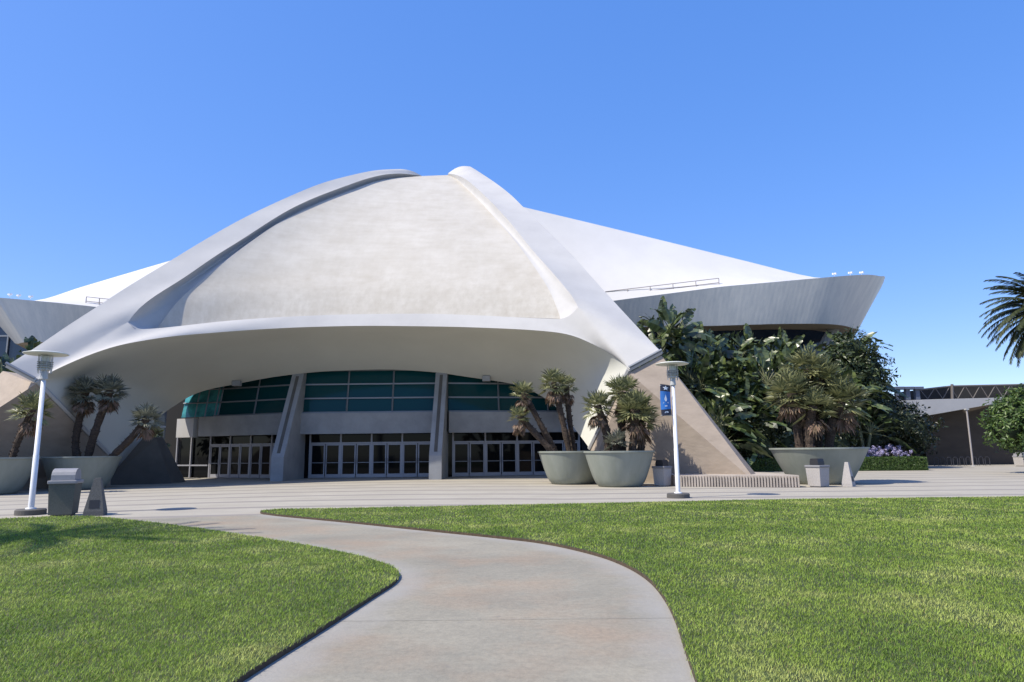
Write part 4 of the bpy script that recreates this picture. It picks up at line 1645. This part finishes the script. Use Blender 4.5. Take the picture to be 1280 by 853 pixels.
def leafy(name, label, cat, loc, blobs, n, size, matl, trunk=None, group=None, core=None, seed=1):
    """blobs: list of (centre, radii) relative to loc"""
    random.seed(seed)
    r = np.random.default_rng(seed)
    t = thing(name, label, cat, loc, 0, group)
    if trunk:
        mb = MB()
        for pts, rad in trunk:
            mb.tube(pts, rad, 8)
        mb.build('trunk', M_BARK, t)
    vol = np.array([b[1][0] * b[1][1] * b[1][2] for b in blobs]) ** 0.75
    vol = vol / vol.sum()
    mb = MB()
    for (c, rad), share in zip(blobs, vol):
        k = int(n * share)
        c = Vector(c)
        # leaves sit in small sprays so that the outline breaks up
        ns = max(4, k // 9)
        for _ in range(ns):
            d = Vector(r.normal(size=3)).normalized()
            rr = r.uniform(0.45, 1.08) ** 0.6
            if r.random() < 0.12:
                rr *= 1.12
            sc = c + Vector((d.x * rad[0], d.y * rad[1], d.z * rad[2])) * rr
            for _ in range(9):
                q = sc + Vector(r.normal(size=3)) * size * 0.9
                nd = (d + Vector(r.normal(size=3)) * 0.6 + Vector((0, 0, 0.35))).normalized()
                u = nd.cross(Vector(r.normal(size=3))).normalized()
                w = nd.cross(u)
                s = size * r.uniform(0.6, 1.25)
                b0 = len(mb.v)
                for p in (q - u * s, q + w * s * 0.42 + nd * s * 0.1, q + u * s, q - w * s * 0.42 + nd * s * 0.1):
                    mb.v.append(tuple(p))
                mb.f.append((b0, b0 + 1, b0 + 2, b0 + 3)); mb.mi.append(0)
    mb.build('foliage' if not trunk else 'crown', matl, t)
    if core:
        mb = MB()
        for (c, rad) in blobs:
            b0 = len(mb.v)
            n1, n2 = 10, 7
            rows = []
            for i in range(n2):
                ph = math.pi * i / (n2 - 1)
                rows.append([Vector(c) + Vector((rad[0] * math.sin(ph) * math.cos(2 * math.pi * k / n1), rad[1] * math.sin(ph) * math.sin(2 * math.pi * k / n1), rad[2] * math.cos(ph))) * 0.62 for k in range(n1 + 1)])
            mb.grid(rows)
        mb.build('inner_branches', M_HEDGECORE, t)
    return t


# dark tree mass right of the grove
c = at(1100, 500, 51.5)
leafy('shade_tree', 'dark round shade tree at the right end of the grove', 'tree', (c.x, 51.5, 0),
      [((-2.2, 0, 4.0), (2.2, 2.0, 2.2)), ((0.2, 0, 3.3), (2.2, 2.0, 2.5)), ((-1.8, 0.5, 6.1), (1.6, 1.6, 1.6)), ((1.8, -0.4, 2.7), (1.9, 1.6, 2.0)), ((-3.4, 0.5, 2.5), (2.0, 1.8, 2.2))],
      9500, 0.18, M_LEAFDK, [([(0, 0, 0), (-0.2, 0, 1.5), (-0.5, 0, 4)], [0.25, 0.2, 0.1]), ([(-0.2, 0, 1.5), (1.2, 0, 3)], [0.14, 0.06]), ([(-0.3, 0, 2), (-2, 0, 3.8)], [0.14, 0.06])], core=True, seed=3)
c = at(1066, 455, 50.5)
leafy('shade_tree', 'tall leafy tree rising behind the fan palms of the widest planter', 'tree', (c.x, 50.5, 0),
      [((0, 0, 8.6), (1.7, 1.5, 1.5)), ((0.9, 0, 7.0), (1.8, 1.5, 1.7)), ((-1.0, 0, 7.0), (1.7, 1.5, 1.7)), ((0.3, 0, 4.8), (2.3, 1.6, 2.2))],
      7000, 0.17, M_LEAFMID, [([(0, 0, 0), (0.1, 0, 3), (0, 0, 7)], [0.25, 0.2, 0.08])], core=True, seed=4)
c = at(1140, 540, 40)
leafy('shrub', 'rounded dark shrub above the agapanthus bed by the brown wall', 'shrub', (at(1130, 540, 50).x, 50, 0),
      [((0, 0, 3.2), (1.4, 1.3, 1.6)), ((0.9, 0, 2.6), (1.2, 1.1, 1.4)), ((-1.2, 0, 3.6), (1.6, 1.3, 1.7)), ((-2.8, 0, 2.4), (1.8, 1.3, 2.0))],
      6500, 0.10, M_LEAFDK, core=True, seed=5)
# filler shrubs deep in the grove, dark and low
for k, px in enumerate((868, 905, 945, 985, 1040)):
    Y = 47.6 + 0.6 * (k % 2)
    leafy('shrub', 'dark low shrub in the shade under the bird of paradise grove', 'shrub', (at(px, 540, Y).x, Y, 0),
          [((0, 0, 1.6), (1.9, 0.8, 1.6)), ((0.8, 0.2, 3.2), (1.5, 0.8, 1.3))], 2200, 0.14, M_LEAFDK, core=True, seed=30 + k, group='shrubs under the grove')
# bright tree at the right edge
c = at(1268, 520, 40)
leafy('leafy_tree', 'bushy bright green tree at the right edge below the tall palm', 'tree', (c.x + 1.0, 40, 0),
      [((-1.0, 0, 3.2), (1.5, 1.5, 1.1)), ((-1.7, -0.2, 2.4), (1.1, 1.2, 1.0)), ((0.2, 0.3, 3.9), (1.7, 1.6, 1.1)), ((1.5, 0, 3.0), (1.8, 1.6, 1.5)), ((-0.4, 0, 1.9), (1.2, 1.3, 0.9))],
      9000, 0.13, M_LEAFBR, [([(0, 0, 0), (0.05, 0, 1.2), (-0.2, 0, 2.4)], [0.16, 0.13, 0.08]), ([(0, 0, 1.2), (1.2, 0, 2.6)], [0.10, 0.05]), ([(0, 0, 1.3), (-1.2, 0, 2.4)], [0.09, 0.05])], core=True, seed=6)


# hedges
def hedge(a, b, depth, h, label, seed):
    r = np.random.default_rng(seed)
    t = thing('clipped_hedge', label, 'hedge', ((a.x + b.x) / 2, (a.y + b.y) / 2, 0))
    o = Vector(((a.x + b.x) / 2, (a.y + b.y) / 2, 0))
    d = (b - a); ln = d.length; d.normalize(); nn = Vector((-d.y, d.x, 0))
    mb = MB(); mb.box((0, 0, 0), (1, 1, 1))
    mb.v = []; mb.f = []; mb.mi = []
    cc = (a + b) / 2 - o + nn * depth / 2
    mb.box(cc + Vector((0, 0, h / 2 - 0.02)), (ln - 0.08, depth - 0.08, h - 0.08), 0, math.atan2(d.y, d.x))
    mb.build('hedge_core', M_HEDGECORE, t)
    mb = MB()
    n = int(900 * ln * (h + depth))
    for _ in range(n):
        s = r.uniform(0, ln); u = r.random() * (h + depth)
        if u < h:
            q = a - o + d * s + nn * r.normal(0, 0.025) + Vector((0, 0, u)); nd = -nn
        else:
            q = a - o + d * s + nn * (u - h) + Vector((0, 0, h + r.normal(0, 0.025))); nd = Vector((0, 0, 1))
        nd = (nd + Vector(r.normal(size=3)) * 0.6).normalized()
        uu = nd.cross(Vector(r.normal(size=3))).normalized(); ww = nd.cross(uu); sz = r.uniform(0.03, 0.06)
        b0 = len(mb.v)
        for p in (q - uu * sz, q + ww * sz * 0.5, q + uu * sz, q - ww * sz * 0.5):
            mb.v.append(tuple(p))
        mb.f.append((b0, b0 + 1, b0 + 2, b0 + 3)); mb.mi.append(0)
    mb.build('foliage', M_HEDGE, t)


h2, h1 = gp(925, 590), gp(1161, 588.3)
h3, h0 = h2.lerp(h1, 0.42), h2.lerp(h1, 0.64)
hedge(h2, h1, 1.0, 0.86, 'long low clipped green hedge passing behind the widest planter', 3)


def strap_proto(name, seed, flowers, label, group, n=34, L=0.75):
    random.seed(seed)
    t = thing(name, label, 'plant', (0, 0, 0), 0, group)
    mb = MB()
    for k in range(n):
        az = random.uniform(0, 6.283); el = random.uniform(R(35), R(85)); ln = L * random.uniform(0.7, 1.15)
        d = Vector((math.cos(az) * math.cos(el), math.sin(az) * math.cos(el), math.sin(el)))
        s = Vector((-math.sin(az), math.cos(az), 0)); w = 0.02
        p0 = Vector((random.uniform(-0.12, 0.12), random.uniform(-0.12, 0.12), 0))
        p1 = p0 + d * ln * 0.55
        p2 = p0 + d * ln * 0.9 + Vector((math.cos(az), math.sin(az), 0)) * 0.12 - Vector((0, 0, 0.12))
        b0 = len(mb.v)
        for p in (p0 - s * w, p0 + s * w, p1 + s * w, p1 - s * w, p2):
            mb.v.append(tuple(p))
        mb.f += [(b0, b0 + 1, b0 + 2, b0 + 3), (b0 + 3, b0 + 2, b0 + 4)]; mb.mi += [0, 0]
    mb.build('foliage', M_STRAP, t)
    if flowers:
        for k in range(flowers):
            az = random.uniform(0, 6.283); rr = random.uniform(0.05, 0.35)
            top = Vector((math.cos(az) * rr, math.sin(az) * rr, random.uniform(0.72, 0.95)))
            mb = MB()
            mb.tube([(0, 0, 0.1), top * 0.6, top], 0.008, 4, mi=0)
            for _ in range(46):
                d = Vector((random.gauss(0, 1), random.gauss(0, 1), random.gauss(0, 1))).normalized()
                q = top + d * random.uniform(0.05, 0.12)
                u = d.cross(Vector((random.gauss(0, 1), random.gauss(0, 1), 0.3))).normalized(); w = d.cross(u)
                b0 = len(mb.v)
                for p in (q - u * 0.028, q + w * 0.02, q + u * 0.028, q - w * 0.02):
                    mb.v.append(tuple(p))
                mb.f.append((b0, b0 + 1, b0 + 2, b0 + 3)); mb.mi.append(1)
            mb.build('flower', [M_STALK, M_PURPLE], t)
    return t


G_A = 'agapanthus plants behind the right hedge'
ag = [strap_proto('agapanthus', 50 + k, 3, 'lilac flowered agapanthus plant behind the right hedge', G_A) for k in range(2)]
random.seed(9)
n_ag = 20
for i in range(n_ag):
    o = ag[i] if i < 2 else copy_tree(ag[i % 2])
    f = (i % 10 + 0.5) / 10
    p = h0.lerp(h1, f * 0.98) + Vector((random.uniform(-0.15, 0.15), 1.5 + 0.7 * (i // 10) + random.uniform(-0.2, 0.2), 0.0))
    o.location = p
    s = random.uniform(1.25, 1.5) + 0.25 * (i // 10)
    o.scale = (s, s, s)
    o.rotation_euler = (0, 0, random.uniform(0, 6))
G_B = 'strap leaved plants between the buttress and the widest planter'
sp = [strap_proto('strap_leaf_plant', 70 + k, 0, 'arching strap leaved plant behind the left hedge beside the buttress', G_B, 40, 1.0) for k in range(2)]
for i in range(16):
    o = sp[i] if i < 2 else copy_tree(sp[i % 2])
    f = (i % 8 + 0.5) / 8
    p = h2.lerp(h3, f) + Vector((random.uniform(-0.2, 0.2), 1.6 + 0.9 * (i // 8) + random.uniform(-0.2, 0.2), 0.0))
    o.location = p
    s = random.uniform(1.5, 1.9) + 0.35 * (i // 8)
    o.scale = (s, s, s)
    o.rotation_euler = (0, 0, random.uniform(0, 6))


# feather palm
def feather_palm(loc, h, L, n, label, seed, tr=0.32, nleaf=76):
    random.seed(seed)
    t = thing('date_palm', label, 'palm', loc)
    mb = MB()
    pts = [Vector((0.05 * math.sin(k), 0.05 * math.cos(k), h * k / 10)) for k in range(11)]
    mb.tube(pts, [tr * random.uniform(0.93, 1.07) for _ in range(11)], 12)
    mb.build('trunk', M_TRUNK, t)
    mb = MB()
    top = Vector((0, 0, h))
    for i in range(n):
        az = i * 2.39996 + random.uniform(-0.2, 0.2)
        el = lerp(R(78), R(-38), (i + 0.5) / n) + random.uniform(-0.1, 0.1)
        ln = L * random.uniform(0.85, 1.08)
        o = Vector((math.cos(az), math.sin(az), 0))
        side = Vector((-math.sin(az), math.cos(az), 0))
        pts = []
        e = el
        p = top + o * 0.2
        seg = 14
        for k in range(seg + 1):
            pts.append(p.copy())
            p = p + (o * math.cos(e) + Vector((0, 0, math.sin(e)))) * (ln / seg)
            e -= (0.07 + 0.03 * (k / seg)) * (1.1 if el > 0 else 0.7)
        for k in range(seg):
            w = 0.03 * (1 - k / seg) + 0.006
            b0 = len(mb.v)
            for q in (pts[k] - side * w, pts[k] + side * w, pts[k + 1] + side * w * 0.9, pts[k + 1] - side * w * 0.9):
                mb.v.append(tuple(q))
            mb.f.append((b0, b0 + 1, b0 + 2, b0 + 3)); mb.mi.append(0)
        for k in range(nleaf):
            u = (k + 1) / (nleaf + 1)
            x = u * seg; j = min(int(x), seg - 1)
            q = pts[j].lerp(pts[j + 1], x - j)
            tg = (pts[j + 1] - pts[j]).normalized()
            up = side.cross(tg)
            ll = L * 0.115 * math.sin(math.pi * (0.12 + 0.80 * u)) ** 0.7
            for sg in (-1, 1):
                d = (side * sg * 0.75 + tg * 0.65 + up * random.uniform(0.0, 0.35)).normalized()
                tip = q + d * ll - Vector((0, 0, ll * 0.22))
                w = tg * 0.032
                b0 = len(mb.v)
                for r_ in (q - w, q + w, q.lerp(tip, 0.6) + w * 0.9, tip):
                    mb.v.append(tuple(r_))
                mb.f.append((b0, b0 + 1, b0 + 2, b0 + 3)); mb.mi.append(0)
    mb.build('crown', M_FEATHER, t)
    return t


c = at(1316, 388, 38)
feather_palm((c.x, 38, 0), c.z, 3.75, 120, 'tall date palm at the right edge of the frame', 5)
feather_palm((-14.6, 11.4, 0), 7.0, 3.4, 40, 'date palm standing out of frame left of the lawn, its shadow on the grass', 8, nleaf=30)

# ================================================================== BACKGROUND BUILDING
bgd = thing('service_building', 'low brown building in shade with a pale canopy and roof truss at the right', 'building', (32, 58, 0))
BO = Vector((32, 58, 0))


def bpart(mb, name, m_, **k):
    mb.v = [(p[0] - BO.x, p[1] - BO.y, p[2]) for p in mb.v]
    return mb.build(name, m_, bgd, **k)


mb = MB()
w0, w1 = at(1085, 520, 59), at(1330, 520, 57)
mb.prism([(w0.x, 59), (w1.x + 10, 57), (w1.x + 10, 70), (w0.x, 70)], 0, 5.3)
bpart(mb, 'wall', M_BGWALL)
mb = MB()
q = [at(1128, 500.5, 56.5), at(1160, 520, 56.5), at(1240, 506.5, 57.5), at(1300, 498, 58), at(1300, 494, 58), at(1240, 498.5, 57.5)]
q = [at(1120, 501, 56.0), at(1124, 525.5, 56.0), at(1165, 518.8, 56.2), at(1240, 505.5, 56.4), at(1320, 497, 56.6), at(1320, 492, 56.6), at(1240, 497.5, 56.4), at(1165, 499.5, 56.2)]
mb.face(q[::-1])
mb.face([p + Vector((0, 1.6, 0)) for p in q])
for k in range(len(q)):
    k2 = (k + 1) % len(q)
    mb.face([q[k], q[k2], q[k2] + Vector((0, 1.6, 0)), q[k] + Vector((0, 1.6, 0))])
bpart(mb, 'canopy', M_SHELL)
mb = MB()
mb.face([at(1118, 502, 58.2), at(1330, 497, 58.2), at(1330, 480, 58.2), at(1262, 481.5, 58.2), at(1190, 483, 58.2), at(1118, 491, 58.2)])
bpart(mb, 'roof_screen', M_DARK)
mb = MB()
tt = [at(1150, 487.3, 57.6), at(1190, 482.8, 57.6), at(1262, 481.3, 57.6), at(1320, 480, 57.6)]
mb.tube(tt, 0.07, 6)
tb_ = [at(1150, 499, 57.6), at(1190, 498.5, 57.6), at(1262, 497, 57.6), at(1320, 495, 57.6)]
N_ = 19
up_ = resample(tt, N_); dn_ = resample(tb_, N_)
for k in range(0, N_ - 1):
    a, b = (dn_[k], up_[k + 1]) if k % 2 else (up_[k], dn_[k + 1])
    mb.tube([a, b], 0.035, 5)
mb.tube([at(1190.5, 500, 57.5), at(1190, 480.5, 57.5)], 0.11, 6)
bpart(mb, 'roof_truss', mat('pale_truss_steel', (0.13, 0.115, 0.105), 0.6))
for px in (1122, 1134, 1146):
    mb = MB()
    p = at(px, 500, 56.6); tp = at(px, 487, 56.6)
    mb.box(((p.x + tp.x) / 2, 56.6, (p.z + tp.z) / 2), (0.34, 0.34, tp.z - p.z))
    mb.box((tp.x, 56.6, tp.z + 0.1), (0.75, 0.75, 0.2))
    bpart(mb, 'roof_vent', mat('blue_grey_vent', (0.10, 0.12, 0.17), 0.6))
pp = at(1216, 579.5, 54.5); pp.z = 0
t = thing('steel_pole', 'thin grey steel pole in front of the shaded brown wall', 'pole', (pp.x, pp.y, 0))
mb = MB(); mb.tube([(0, 0, 0), (0, 0, 4.4)], 0.065, 10); mb.build('shaft', M_RAIL, t)
mb = MB(); mb.lathe([(0.2, 0), (0.2, 0.03), (0.08, 0.05)], 14); mb.box((0, 0, 4.45), (0.25, 0.25, 0.1)); mb.build('fittings', M_LAMPGREY, t)
rk0, rk1 = at(1168, 580.5, 56.2), at(1236, 580, 56.2)
rk0.z = rk1.z = 0
t = thing('bike_rack', 'row of low grey metal hoops along the foot of the brown wall', 'bike rack', ((rk0.x + rk1.x) / 2, rk0.y, 0))
mb = MB()
lnr = (rk1 - rk0).length
for k in range(9):
    x = -lnr / 2 + lnr * k / 8.5
    mb.tube([(x, 0, 0), (x, 0, 0.55), (x + 0.1, 0, 0.68), (x + 0.25, 0, 0.68), (x + 0.35, 0, 0.55), (x + 0.35, 0, 0)], 0.03, 6)
mb.build('hoops', mat('rack_steel', (0.035, 0.035, 0.045), 0.5), t)
